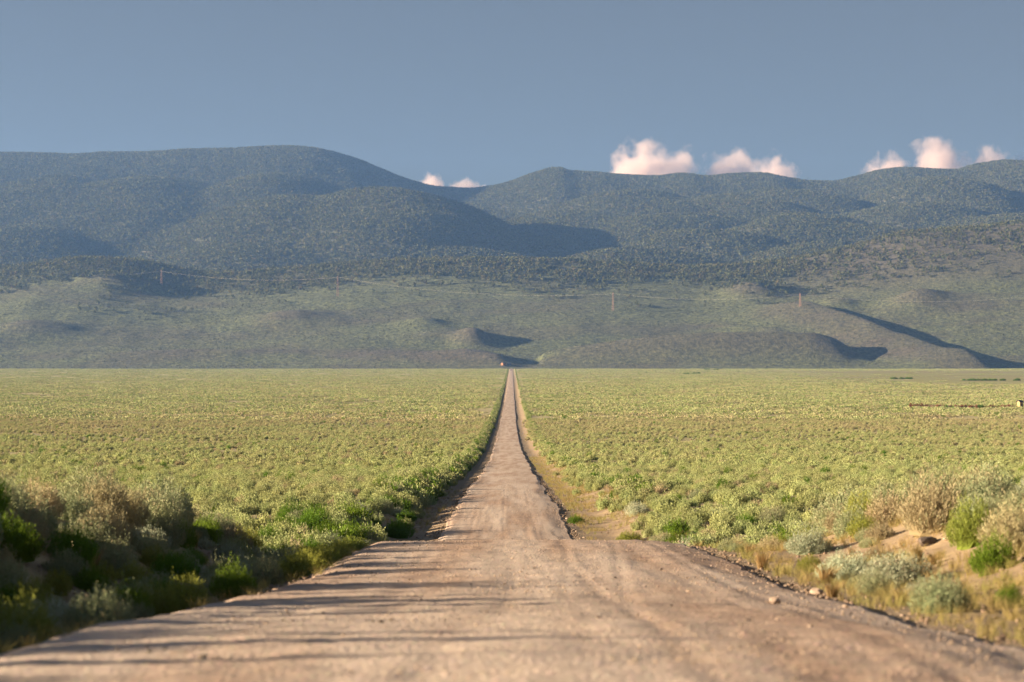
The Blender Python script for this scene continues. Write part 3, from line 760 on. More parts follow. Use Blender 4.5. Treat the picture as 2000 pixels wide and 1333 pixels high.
P_STRAW_M = [shrub_mesh("mid_straw", M_STRAW, seed=360 + k, hgt=0.6, upright=0.75, leaf=0.065, wid=0.3, shoots=150, leaves=14) for k in range(2)]
def wedge(n, y0, y1, half):
    y = np.sqrt(RG.uniform(y0 ** 2, y1 ** 2, n)); x = RG.uniform(-1, 1, n) * (half * y + 12)
    return x, y
def band_tint(x, y):
    b = 0.65 * np.exp(-((y - 800) / 300.0) ** 2) + 0.15 * np.exp(-((y - 2000) / 500.0) ** 2)
    return np.clip(b * (0.7 + 0.6 * fbm(x / 60.0, y / 110.0, 210, 3)) + 0.45 * fbm(x / 14.0, y / 30.0, 212, 3) - 0.02 + 0.15 * RG.normal(size=len(x)), 0, 0.9)
def plain_scatter(name, n, y0, y1, sz, protos, label, avoid_named):
    x, y = wedge(n, y0, y1, 0.27)
    s = x - ROAD_X(y); ok = (s < -5.6 + 0.4 * RG.normal(size=n)) | (s > 6.0 + 0.5 * RG.normal(size=n))
    dens = 0.55 + 0.75 * fbm(x / 6.0, y / 7.0, 220, 3) + 0.3 * fbm(x / 50.0, y / 70.0, 221, 2)
    ok &= RG.uniform(0, 1, n) < dens
    ok &= ~((y < 62) & (np.abs(s) < 14))
    x, y, s = x[ok], y[ok], s[ok]; m = len(x)
    u_ = RG.uniform(0, 1, m)
    grn = (u_ < 0.025) | ((s < 0) & (s > -7.5) & (u_ < 0.30))
    stw = (~grn) & (u_ > 0.87)
    idx = np.where(grn, 6 + (RG.integers(0, 2, m)), np.where(stw, 4 + RG.integers(0, 2, m), RG.integers(0, 4, m)))
    wd = RG.uniform(sz[0], sz[1], m) * np.where((s < 0) & (s > -9), 1.15, 1.0); ht = wd * RG.uniform(0.72, 1.05, m)
    P = np.stack([x, y, ground_h(x, y) - 0.04], 1)
    return P, rots(m), np.stack([wd, wd, ht], 1), idx, band_tint(x, y)
def merge(*sets):
    return [np.concatenate([s[k] for s in sets]) for k in range(5)]
A = plain_scatter("a", 16500, 62, 260, (0.5, 1.15), None, None, True)
xx = RG.uniform(-34, 34, 1500); yy = RG.uniform(16, 64, 1500); okk = (np.abs(xx - ROAD_X(yy)) > 13) & (np.abs(xx) < 0.27 * yy + 14)
xx, yy = xx[okk], yy[okk]; mm = len(xx); ww = RG.uniform(0.4, 0.75, mm)
A0 = (np.stack([xx, yy, ground_h(xx, yy) - 0.04], 1), rots(mm), np.stack([ww, ww, ww * 0.85], 1), RG.integers(0, 4, mm), np.clip(RG.normal(size=mm) * 0.3, 0, 0.8))
P_, r_, s_, i_, t_ = merge(A, A0)
scatter("sagebrush_cover", P_, r_, s_, i_, t_, P_SAGE_M + P_STRAW_M + P_GREEN_M, "low sagebrush carpeting the plain past the road crest", "sagebrush")
B_ = plain_scatter("b", 82000, 260, 900, (0.65, 1.25), None, None, False)
scatter("distant_sagebrush_cover", *B_, P_SAGE[:4] + P_STRAW + P_GREEN, "even sagebrush cover across the middle of the valley", "sagebrush")
# farther out: plots of a dozen metres with many small plants each
def plot_mesh(name, seed, size, nplants, mats):
    rng = np.random.default_rng(seed); Vs = []; Fs = []; lf = []; mi = []; b = 0
    for k in range(nplants):
        V, F, l, _, _ = shrub_arrays(seed * 100 + k, 12, 2, hgt=0.72, leaf=0.30, wid=0.6)
        s = rng.uniform(0.9, 1.7); V = V * np.array([s, s, s * rng.uniform(0.6, 0.95)]) + np.array([rng.uniform(-size, size) / 2, rng.uniform(-size, size) / 2, 0])
        Vs.append(V); Fs.append(F + b); b += len(V); lf.append(l)
        mi += [rng.choice([0, 0, 0, 0, 0, 1, 2])] * len(F)
    return np_mesh(name, np.concatenate(Vs), np.concatenate(Fs), mats, False, {"leaf": np.concatenate(lf)}, mi)
PLOTS = [plot_mesh("sage_plot", 400 + k, 14.0, 48, (M_SAGE_PLAIN, M_STRAW, M_GREEN)) for k in range(5)]
x, y = wedge(52000, 880, 4780, 0.26)
s = x - ROAD_X(y)
meadow = sstep(2150, 2450, y) * (1 - sstep(4180, 4320, y)) * sstep(200, 480, x + 80 * fbm(x / 150.0, y / 300.0, 92, 2))
ok = ((s < -12.5) | (s > 14)) & (RG.uniform(0, 1, len(x)) < (0.95 - 0.45 * sstep(1300, 3000, y)) * (1 - 0.97 * meadow) * (0.8 + 0.5 * fbm(x / 90.0, y / 200.0, 230, 3)))
x, y = x[ok], y[ok]; m = len(x)
zs_ = RG.uniform(0.7, 1.1, m) * (1 - 0.35 * sstep(1500, 3500, y))
far_tint = band_tint(x, y)
scatter("far_sagebrush_cover", np.stack([x, y, ground_h(x, y) - 0.05], 1), rots(m, 0.0), np.stack([np.ones(m), np.ones(m), zs_], 1), RG.integers(0, 5, m), far_tint,
        PLOTS, "faint sagebrush texture of the far valley floor", "sagebrush")
# brush along both verges of the far road
n = 3000
y = np.concatenate([RG.uniform(140, 1400, n), RG.uniform(1400, 4700, 1400)]); sd = np.where(RG.uniform(0, 1, len(y)) < 0.72, -1, 1)
x = ROAD_X(y) + sd * np.where(sd < 0, RG.uniform(4.9, 7.4, len(y)), RG.uniform(7.0, 9.0, len(y)))
m = len(x); wd = RG.uniform(0.7, 1.25, m)
scatter("roadside_brush", np.stack([x, y, ground_h(x, y) - 0.05], 1), rots(m), np.stack([wd, wd, wd * RG.uniform(0.75, 1.05, m)], 1),
        np.where(RG.uniform(0, 1, m) < 0.30, RG.integers(4, 6, m), RG.integers(0, 4, m)), np.clip(RG.normal(size=m) * 0.2, 0, .6), P_SAGE[:4] + P_GREEN, "line of taller brush following the road into the distance", "brush")

# dry grass of the verges
GR = [grass_mesh("verge_grass", M_DRY, 500 + k, 34, lean=0.55, wid=0.006) for k in range(4)]
def grass_pts(n, x0, x1, y0, y1, thr, seed, y_pow=1.0):
    y = y0 + (y1 - y0) * RG.uniform(0, 1, n) ** y_pow; s = RG.uniform(x0, x1, n); x = ROAD_X(y) + s
    ok = fbm(x / 1.6, y / 2.6, seed, 3) > thr
    return x[ok], y[ok]
sets = []
for args in ((7500, 3.3, 8.5, 8, 64, -0.08, 240), (1500, -6.6, -3.1, 9, 62, 0.05, 241), (900, 3.2, 6.2, 8, 27, -0.1, 248), (350, -3.5, -2.8, 12, 48, -0.05, 249), (11000, 3.5, 8.0, 64, 420, -0.12, 242, 1.5), (1500, -6, -3.6, 64, 200, 0.05, 243),
             (2400, 6, 13, 18, 62, 0.0, 244), (1800, -13, -6, 18, 62, 0.1, 245), (9000, 7, 60, 70, 230, 0.05, 246), (9000, -60, -6, 70, 230, 0.05, 247)):
    x, y = grass_pts(*args); m = len(x)
    hgt = RG.uniform(0.06, 0.24, m) * (1 + 0.5 * sstep(60, 140, y))
    wdt = hgt * RG.uniform(0.8, 1.5, m)
    sets.append((np.stack([x, y, ground_h(x, y) - 0.01], 1), rots(m), np.stack([wdt, wdt, hgt], 1), RG.integers(0, 4, m), np.clip(0.4 + 0.6 * fbm(x / 1.2, y / 2.0, 250, 2), 0, 1)))
scatter("dry_grass", *merge(*sets), GR, "thin dry straw grass over the sandy verges", "grass")

# ------------------------------------------------------------------ stones and gravel
def stone_mesh(name, seed, mat, flat=0.6):
    rng = np.random.default_rng(seed)
    import bmesh
    bm = bmesh.new(); bmesh.ops.create_icosphere(bm, subdivisions=2, radius=0.5)
    d = _dirs(rng, 9); off = rng.uniform(0.28, 0.46, 9)
    for v in bm.verts:
        p = np.array(v.co)
        for a, b in zip(d, off):
            t = p @ a - b
            if t > 0: p = p - a * t * 0.92
        v.co = Vector(p * np.array([1.0, 0.8, flat]) * (1 + 0.05 * rng.normal()))
    me = bpy.data.meshes.new(name); bm.to_mesh(me); bm.free(); me.materials.append(mat)
    return me
STONES = [stone_mesh("stone", 600 + k, M_STONE) for k in range(5)]
DSTONES = [stone_mesh("dark_stone", 620 + k, M_DARKSTONE) for k in range(3)]
def road_top(x, y):
    return float(ROAD_Z(y) + 0.05 * (1 - ((x - ROAD_X(y)) / 3.0) ** 2)) if abs(x - float(ROAD_X(y))) < 2.85 else float(ground_h(x, y))
def stone(x, y, sz, label, group=None, dark=False):
    o = link("stone", (DSTONES if dark else STONES)[rnd.randrange(3 if dark else 5)])
    o.location = (x, y, road_top(x, y) + sz * 0.10); o.scale = (sz, sz, sz * rnd.uniform(.8, 1.1)); o.rotation_euler = (0, 0, rnd.uniform(0, 6.28))
    return tag(o, label, "stone", group)
stone(2.35, 21.6, 0.13, "flat pale stone lying on the open gravel of the road")
stone(3.35, 26.6, 0.20, "flat pale stone at the sunlit road edge beside a small dry tuft")
stone(6.05, 35.2, 0.42, "dark angular rock added for a shadowed hole in the mound under the big straw-tipped sagebrush", dark=True)  # rock put in for the dark, shadowed hole of the cut bank
stone(6.3, 34.9, 0.25, "pale rock lying against the dark angular rock in the mound")
stone(4.6, 46.0, 0.30, "white rock on the far verge among the dry grass")
for k in range(46):
    y = rnd.uniform(17, 52); x = float(ROAD_X(y)) + 3.05 + rnd.gauss(0, 0.16)
    stone(x, y, rnd.uniform(0.03, 0.085), *(("small dark clod on the crumbling sunlit road edge", "dark clods along the sunlit road edge", True) if rnd.random() < 0.4 else ("small pale stone on the crumbling sunlit road edge", "pale stones along the sunlit road edge", False)))
for k in range(44):
    y = rnd.uniform(12, 46); x = rnd.uniform(-2.4, 2.4); dk = rnd.random() < 0.6
    tx = "small " + ("dark clod" if dk else "pale stone") + " lying loose on the driving surface"
    stone(x, y, rnd.uniform(0.03, 0.07), tx, tx, dk)
for k in range(18):
    y = rnd.uniform(85, 150); x = float(ROAD_X(y)) + 3.3 + rnd.gauss(0, 0.25)
    stone(x, y, rnd.uniform(0.10, 0.26), "stone on the washed edge of the road past the crest", "stones past the road crest", rnd.random() < 0.4)
M_CLOD = simple_mat("dirt_clod", (0.22, 0.15, 0.10), 0.95, 0.3, 9)
CLODS = [stone_mesh("clod", 660 + k, M_CLOD, 0.7) for k in range(4)]
yc = np.concatenate([9 + 55 * RG.uniform(0, 1, 9000), 85 + 90 * RG.uniform(0, 1, 3500), 9 + 55 * RG.uniform(0, 1, 1500), 85 + 160 * RG.uniform(0, 1, 2200)])
sc_ = np.where(RG.uniform(0, 1, len(yc)) < 0.5, -1, 1) * np.concatenate([RG.uniform(3.0, 8.5, 9000), RG.uniform(3.0, 7.0, 3500), 2.95 + np.abs(RG.normal(size=3700)) * 0.22])
xc = sc_ + ROAD_X(yc); m = len(xc); sz = 0.015 + 0.065 * RG.uniform(0, 1, m) ** 4 * (1 + sstep(80, 120, yc))
scatter("dirt_clods", np.stack([xc, yc, ground_h(xc, yc) + sz * 0.15], 1), rots(m, 0.5), np.stack([sz, sz, sz], 1), RG.integers(0, 4, m), np.zeros(m), CLODS, "crumbled dirt clods littering both verges", "soil")
PEB = [stone_mesh("pebble", 640 + k, M_STONE) for k in range(4)] + [stone_mesh("pebble", 650, M_DARKSTONE)]
y = 10 + 130 * RG.uniform(0, 1, 15000) ** 1.5; s = RG.uniform(-3.3, 3.4, len(y)); x = s + ROAD_X(y); m = len(x)
sz = RG.uniform(0.008, 0.024, m) * np.where(np.abs(s) > 2.5, 1.3, 1.0) * (1 + y / 140.0)
z = np.where(np.abs(s) < 2.8, ROAD_Z(y) + 0.05 * (1 - (s / 3) ** 2) + 0.002, ground_h(x, y))
scatter("gravel", np.stack([x, y, z], 1), rots(m, 0.3), np.stack([sz, sz, sz], 1), RG.integers(0, 5, m), np.zeros(m), PEB, "loose gravel scattered over the road surface", "gravel")

# ------------------------------------------------------------------ trees of the hills
def crown_arrays(seed, n, size, tall):
    rng = np.random.default_rng(seed)
    cl = rng.normal(size=(7, 3)) * np.array([0.20, 0.20, 0.20]) + np.array([0, 0, 0.52])
    k = rng.integers(0, 7, n)
    P = cl[k] + _dirs(rng, n) * rng.uniform(0.06, 0.24, n)[:, None] * np.array([1, 1, 1.1])
    P[:, 2] = np.clip(P[:, 2], 0.10, 1.0)
    D = _dirs(rng, n); D[:, 2] = np.abs(D[:, 2]) * 0.6
    L = size * rng.uniform(0.7, 1.4, n)
    V, F = diamonds(P - D * L[:, None] * 0.5, D, L, L * 0.75, rng)
    return V, F, np.repeat(np.clip(rng.uniform(0, .6, n) + 0.4 * (k / 6.0), 0, 1), 4)
def crown_mesh(name, seed, n=110, size=0.20):
    V, F, lf = crown_arrays(seed, n, size, 1)
    return np_mesh(name, V, F, (M_JUNIPER,), False, {"leaf": lf})
def trunk_mesh(name, seed):
    rng = random.Random(seed); mb = MB()
    mb.bar((0, 0, -0.08), (0.02, 0.01, 0.35), 0.05, 0.032, 6)
    for k in range(4):
        a = k * 1.6 + rng.uniform(0, .6); mb.bar((0.015, 0.01, 0.18 + 0.04 * k), (0.2 * math.cos(a), 0.2 * math.sin(a), 0.48 + 0.06 * k), 0.022, 0.008, 4)
    return mb.mesh(name, M_BARK)
CROWNS = [crown_mesh("crown", 700 + k) for k in range(6)]
TRUNKS = [trunk_mesh("trunk", 720 + k) for k in range(2)]
def merged_tree(seed, n, size):
    V, F, lf = crown_arrays(seed, n, size, 1)
    return np_mesh("wood_tree", V, F, (M_JUNIPER,), False, {"leaf": lf})
WOOD = [merged_tree(740 + k, 60, 0.27) for k in range(5)]
MWOOD = [merged_tree(760 + k, 26, 0.40) for k in range(5)]
def juniper(x, y, h, label, group):
    t = empty("juniper_tree", (x, y, float(foot_h(x, y)) - 0.2))
    a = rnd.uniform(0, 6.28); w_ = h * rnd.uniform(0.85, 1.15)
    t.rotation_euler = (0, 0, a); t.scale = (w_, w_, h)
    tag(t, label, "tree", group)
    link("trunk", TRUNKS[rnd.randrange(2)], t); link("crown", CROWNS[rnd.randrange(6)], t)
n = 60000
x = RG.uniform(-1500, 1500, n); y = RG.uniform(4950, 6300, n)
h_ = foot_h(x, y)
rel = (h_ + 34) / (FOOT_S(x) + 20)                                  # 0 at the foot, 1 on the ridge
dn = sstep(0.76, 0.90, rel + 0.10 * fbm(x / 160.0, y / 160.0, 260, 3)) * (0.65 + 0.6 * fbm(x / 60.0, y / 60.0, 262, 3))
dn = np.maximum(dn, 0.22 * sstep(0.62, 0.8, rel + 0.16 * fbm(x / 130.0, y / 130.0, 264, 3)) * sstep(0.1, 0.4, fbm(x / 70.0, y / 50.0, 266, 2)))
dn = dn * (1 - 0.45 * sstep(550, 900, x))
dn = np.maximum(dn, 0.45 * sstep(350, 750, x) * sstep(0.66, 0.85, rel + 0.12 * fbm(x / 100.0, y / 100.0, 268, 3)) * (0.5 + 0.8 * fbm(x / 50.0, y / 40.0, 269, 3)))
ok = RG.uniform(0, 1, n) < dn * 0.75
x, y, rel = x[ok], y[ok], rel[ok]; hh = RG.uniform(6.5, 12.5, len(x))
order = np.argsort(y); x, y, hh, rel = x[order], y[order], hh[order], rel[order]
vis = np.abs(x) < 0.215 * y
pick = np.zeros(len(x), bool); pick[np.where(vis)[0][:235]] = True
for a, b, c, r_ in zip(x[pick], y[pick], hh[pick], rel[pick]):
    near = min(((abs(a - qx), nm) for qx, nm in ((-814, "pylon on the high shoulder"), (-394, "tallest pylon"), (222, "pylon on the green slope"), (624, "thin pylon"), (1050, "brown wooded hill"))))[1]
    sz_ = "big dark" if c > 10.5 else ("small dark" if c < 8.5 else "middling dark")
    if r_ < 0.80: juniper(a, b, c, sz_ + " juniper dotted on the open slope around the " + near, sz_ + " junipers on the open slope around the " + near)
    else: juniper(a, b, c, sz_ + " juniper at the wood's lower edge around the " + near, sz_ + " junipers at the wood edge around the " + near)
for k in range(34):                                                  # the rocky hillock on the grassy slope
    a = rnd.uniform(-960, -700); b = 5330 + rnd.gauss(0, 28) + (a + 830) * 0.05
    juniper(a, b, rnd.uniform(6, 11), "dark juniper in the cluster on a hillock amid the open grassy slope", "junipers on the grassy hillock")
x, y, hh = x[~pick], y[~pick], hh[~pick]; m = len(x)
scatter("juniper_wood", np.stack([x, y, foot_h(x, y) - 0.3], 1), rots(m, 0.0), np.stack([hh, hh, hh], 1), RG.integers(0, 5, m), np.clip(RG.normal(size=m) * 0.3 + 0.1, 0, 1),
        WOOD, "juniper wood along the crest of the foothills", "wood")
n = 330000
y = np.sqrt(RG.uniform(6310.0 ** 2, 11000.0 ** 2, n)); x = RG.uniform(-1, 1, n) * (0.25 * y)
dn = 0.85 + 0.6 * fbm(x / 120.0, y / 160.0, 270, 4) + 0.35 * fbm(x / 600.0, y / 900.0, 272, 2)
ok = RG.uniform(0, 1, n) < np.clip(dn, 0.72, 1) * 0.80
x, y = x[ok], y[ok]; m = len(x); hh = RG.uniform(6.5, 12.5, m)
scatter("mountain_forest", np.stack([x, y, mount_h(x, y) - 0.4], 1), rots(m, 0.0), np.stack([hh * 1.1, hh * 1.1, hh], 1), RG.integers(0, 5, m), np.clip(RG.normal(size=m) * 0.35, 0, 1),
        MWOOD, "dense evergreen woodland covering the far mountains", "forest")
# low shrubs of the foothill slopes
n = 60000
x = RG.uniform(-1400, 1400, n); y = RG.uniform(4800, 5800, n); ok = RG.uniform(0, 1, n) < 0.55 + 0.5 * fbm(x / 80.0, y / 60.0, 275, 3)
x, y = x[ok], y[ok]; m = len(x); wd = RG.uniform(1.2, 3.0, m)
scatter("hillside_brush", np.stack([x, y, foot_h(x, y) - 0.2], 1), rots(m), np.stack([wd, wd, wd * 0.7], 1), RG.integers(0, 4, m), np.clip(RG.normal(size=m) * 0.4 + .2, 0, 1), [shrub_mesh("hill_brush", M_HILLBRUSH, seed=380 + k, hgt=0.7, leaf=0.3, wid=0.6, shoots=14, leaves=3) for k in range(4)], "scattered low brush on the foothill slopes", "brush")

# ------------------------------------------------------------------ power line
M_STEEL = simple_mat("weathered_orange_steel", (0.27, 0.14, 0.09), 0.7, 0.2, 0.4)
M_WIRE = simple_mat("aluminium_wire", (0.70, 0.62, 0.54), 0.45, 0.05, 1.0, 0.2)
M_INS = simple_mat("insulator_glaze", (0.20, 0.12, 0.08), 0.3, 0.1)
def pylon(x, y, H, label):
    t = empty("power_pylon", (x, y, float(foot_h(x, y))))
    tag(t, label, "pylon", "power pylons on the foothills")
    b, tp = 1.9, 0.8
    for sx in (-1, 1):
        for sy in (-1, 1):
            mb = MB(); mb.bar((sx * b, sy * b, -2.0), (sx * tp, sy * tp, H), 0.34, 0.24, 5); link("leg", mb.mesh("leg", M_STEEL), t)
    mb = MB(); nb = 7
    for k in range(nb):
        z0, z1 = H * k / nb, H * (k + 1) / nb; w0 = b + (tp - b) * k / nb; w1 = b + (tp - b) * (k + 1) / nb
        for (ax, ay), (bx_, by_) in (((-1, -1), (1, -1)), ((1, -1), (1, 1)), ((1, 1), (-1, 1)), ((-1, 1), (-1, -1))):
            mb.bar((ax * w0, ay * w0, z0), (bx_ * w1, by_ * w1, z1), 0.13, 0.13, 4)
            mb.bar((bx_ * w0, by_ * w0, z0), (ax * w1, ay * w1, z1), 0.13, 0.13, 4)
            mb.bar((ax * w1, ay * w1, z1), (bx_ * w1, by_ * w1, z1), 0.13, 0.13, 4)
    link("bracing", mb.mesh("bracing", M_STEEL), t)
    for zc, wd in ((H - 1.0, 4.5), (H - 7.0, 5.0)):
        mb = MB()
        for sy in (-1, 1):
            mb.bar((0, -wd, zc), (0, wd, zc), 0.22, 0.22, 4)
            mb.bar((0, sy * wd, zc), (0, sy * 1.0, zc + 2.2 if zc < H - 2 else zc - 2.2), 0.14, 0.14, 4)
        link("crossarm", mb.mesh("crossarm", M_STEEL), t)
        for sy in (-1, 1):
            mb = MB(); mb.bar((0, sy * wd, zc), (0, sy * wd, zc - 2.0), 0.22, 0.22, 6); link("insulator", mb.mesh("insulator", M_INS), t)
    return t, H
PY = [(-1500, 5640, 34), (-814, 5613, 38), (-394, 5462, 46), (222, 5316, 40), (624, 5236, 29), (1150, 5190, 34)]
PLAB = [None, "orange lattice pylon rising from trees on the high shoulder of the foothills", "tallest orange pylon, at the lower edge of the wooded ridge",
        "orange pylon on the open green slope beyond the road's end", "thin orange pylon beside the long hill shadow", None]
ends = []
for k, (x, y, H) in enumerate(PY):
    if PLAB[k]: pylon(x, y, H, PLAB[k])
    ends.append([(x, y + sy * 4.5, float(foot_h(x, y)) + H - 3.0) for sy in (-1, 1)])
for k in range(len(PY) - 1):
    for j in range(2):
        p, q = ends[k][j], ends[k + 1][j]
        cv = bpy.data.curves.new("power_cable", 'CURVE'); cv.dimensions = '3D'; cv.bevel_depth = 0.055; cv.bevel_resolution = 1
        sp = cv.splines.new('POLY'); nn = 40; sp.points.add(nn - 1)
        L_ = math.dist(p, q); sag = 0.028 * L_
        for i in range(nn):
            t = i / (nn - 1)
            sp.points[i].co = (p[0] + (q[0] - p[0]) * t, p[1] + (q[1] - p[1]) * t, p[2] + (q[2] - p[2]) * t - sag * 4 * t * (1 - t), 1)
        cv.materials.append(M_WIRE)
        o = link("power_cable", cv)
        nm_ = ["from beyond the picture to the shoulder pylon", "between the shoulder pylon and the tallest pylon", "between the tallest pylon and the slope pylon",
               "between the slope pylon and the thin pylon", "leading on from the thin pylon"][k]
        tag(o, "pale sagging power cable " + nm_, "cable", "power cables " + nm_)

# ------------------------------------------------------------------ small things of the valley
M_OCHRE = simple_mat("ochre_wall", (0.30, 0.14, 0.07), 0.9, 0.15, 1.2)
M_PLANK = simple_mat("pale_plank", (0.40, 0.27, 0.12), 0.85, 0.15, 2.0)
M_TAR = simple_mat("dark_roofing", (0.045, 0.045, 0.055), 0.8, 0.2, 2.0)
M_DOOR = simple_mat("dark_door", (0.06, 0.045, 0.04), 0.8, 0.2, 2.0)
def hut(name, x, y, z, L_, D_, H, over, rise, rz, mw, label, cat, win=False):
    t = empty(name, (x, y, z)); t.rotation_euler = (0, 0, rz); tag(t, label, cat)
    mb = MB(); mb.box((0, 0, H / 2 - 0.15), (L_, D_, H + 0.3))
    mb.add([(-L_/2, -D_/2, H), (-L_/2, D_/2, H), (-L_/2, 0, H + rise), (L_/2, -D_/2, H), (L_/2, D_/2, H), (L_/2, 0, H + rise)], [(0, 2, 1), (3, 4, 5), (0, 3, 5, 2), (1, 2, 5, 4)])
    link("wall", mb.mesh("wall", mw), t)
    for sy in (-1, 1):
        mb = MB(); e = over; yy_ = sy * (D_/2 + e); zz = H - rise * e / (D_/2)
        P = [(-L_/2 - e, yy_, zz + .02), (L_/2 + e, yy_, zz + .02), (L_/2 + e, 0, H + rise + .02), (-L_/2 - e, 0, H + rise + .02)]
        mb.add(P + [(a, b, c + 0.14) for a, b, c in P], [(0, 1, 2, 3), (4, 5, 6, 7), (0, 1, 5, 4), (1, 2, 6, 5), (2, 3, 7, 6), (3, 0, 4, 7)])
        link("roof", mb.mesh("roof", M_TAR), t)
    dr = MB(); dr.box((0.1 * L_, -D_/2 - 0.03, min(2.0, H * .75) / 2), (min(0.9, L_ * .4), 0.06, min(2.0, H * .75))); dob = link("door", dr.mesh("door", M_DOOR), t)
    hd = MB(); hd.bar((0.1 * L_ + 0.3, -D_/2 - 0.06, 0.9), (0.1 * L_ + 0.3, -D_/2 - 0.12, 0.9), 0.03); link("handle", hd.mesh("handle", M_STEEL), dob)
    if win:
        for wx in (-0.3 * L_, 0.36 * L_):
            wb = MB(); wb.box((wx, -D_/2 - 0.03, H * .55), (0.9, 0.06, 0.8)); link("window", wb.mesh("window", M_DOOR), t)
    return t
hx, hy = 247.5, 1178.0
hut("pump_hut", hx, hy, float(ground_h(hx, hy)), 2.0, 2.2, 3.0, 0.35, 0.7, R(28), M_PLANK, "small pale wooden hut with dark roof at the end of the reddish brush row", "hut")
hx, hy = -17.0, 4820.0
hut("farm_shed", hx, hy, float(foot_h(hx, hy)) + 0.2, 9.0, 6.0, 4.2, 0.5, 1.4, R(48), M_OCHRE, "ochre walled shed with dark roof where the road meets the hills", "shed", True)
hut("farm_shed", -6.0, 4826.0, float(foot_h(-6.0, 4826.0)) + 0.2, 8.0, 5.0, 3.2, 0.5, 1.0, R(5), M_DOOR, "dark low barn beside the ochre walled shed", "shed")
# distant pickup on the road
M_CAR = simple_mat("grey_blue_paint", (0.10, 0.12, 0.16), 0.35, 0.05)
M_GLASS = simple_mat("dark_glass", (0.02, 0.025, 0.03), 0.08, 0.05)
M_TYRE = simple_mat("tyre_rubber", (0.02, 0.02, 0.02), 0.8, 0.1)
cy = 4280.0
cart = empty("pickup_truck", (float(ROAD_X(cy)) - 0.4, cy, float(ROAD_Z(cy)) + 0.06)); tag(cart, "grey pickup truck driving far down the gravel road", "truck")
def prism(prof, wd, mat, nm, par):
    mb = MB(); n_ = len(prof)
    mb.add([(-wd / 2, a, b) for a, b in prof] + [(wd / 2, a, b) for a, b in prof], [tuple(range(n_))[::-1], tuple(range(n_, 2 * n_))] + [(k, (k + 1) % n_, n_ + (k + 1) % n_, n_ + k) for k in range(n_)])
    return link(nm, mb.mesh(nm, mat), par)
prism([(-2.7, .55), (2.7, .55), (2.75, 1.0), (1.5, 1.15), (-2.7, 1.15)], 1.9, M_CAR, "body", cart)
prism([(-.6, 1.13), (1.5, 1.13), (.8, 1.85), (-.5, 1.85)], 1.7, M_CAR, "cabin", cart)
mb = MB(); mb.box((0, -.58, 1.5), (1.4, .06, .45)); link("rear_window", mb.mesh("rear_window", M_GLASS), cart)
for sx in (-1, 1):
    for yy_ in (-1.7, 1.7):
        mb = MB(); mb.bar((sx * .72, yy_, .4), (sx * .98, yy_, .4), .4, .4, 14); wh = link("wheel", mb.mesh("wheel", M_TYRE), cart)
        mb = MB(); mb.bar((sx * .97, yy_, .4), (sx * 1.0, yy_, .4), .22, .22, 10); link("rim", mb.mesh("rim", M_WIRE), wh)
    mb = MB(); mb.box((sx * .8, -2.71, .95), (.18, .05, .2)); link("tail_light", mb.mesh("tail_light", M_STEEL), cart)
# reddish brush row by the hut, and green reed clumps of the meadow
RED = [shrub_mesh("red_brush_foliage", M_REDBRUSH, seed=800 + k, shoots=60, leaves=6, hgt=0.8, leaf=0.2, wid=0.3) for k in range(3)]
def row_bush(meshes, nm, x, y, w_, h, label, group):
    o = link(nm, meshes[rnd.randrange(len(meshes))]); o.location = (x, y, float(ground_h(x, y)) - 0.05)
    o.scale = (w_, w_, h / .8); o.rotation_euler = (0, 0, rnd.uniform(0, 6.28)); tag(o, label, "shrub", group)
for k in range(40):
    t = k / 39.0
    x = 196 + t * 48 + rnd.uniform(-.5, .5); y = 1188 - 10 * t + rnd.uniform(-1.2, 1.2)
    if k in (14, 26, 27): row_bush(GREEN, "green_brush", x, y, 2.0, 1.7, "green bush standing in the reddish brush row near the hut", "green bushes of the brush row")
    else: row_bush(RED, "red_brush", x, y, rnd.uniform(1.4, 2.4), rnd.uniform(1.0, 1.9) * (1.3 if t < 0.12 else 1), "reddish dead brush in the long row leading to the hut", "reddish brush row")
for k, (cx, cy_, n_, wd) in enumerate([(452, 2800, 10, 36), (525, 2620, 22, 70), (262, 3500, 8, 26), (365, 4450, 9, 30)]):
    lab_ = "dark green reed clump in the " + ["short reed strip of the meadow", "long reed strip at the near side of the meadow", "small reed patch where the meadow narrows", "reed patch at the foot of the hills"][k]
    for j in range(n_):
        x = cx + rnd.uniform(-wd, wd) / 2; y = cy_ + rnd.uniform(-6, 6)
        row_bush(GREEN, "reed_clump", x, y, rnd.uniform(4, 6), rnd.uniform(1.6, 2.6), lab_, lab_)

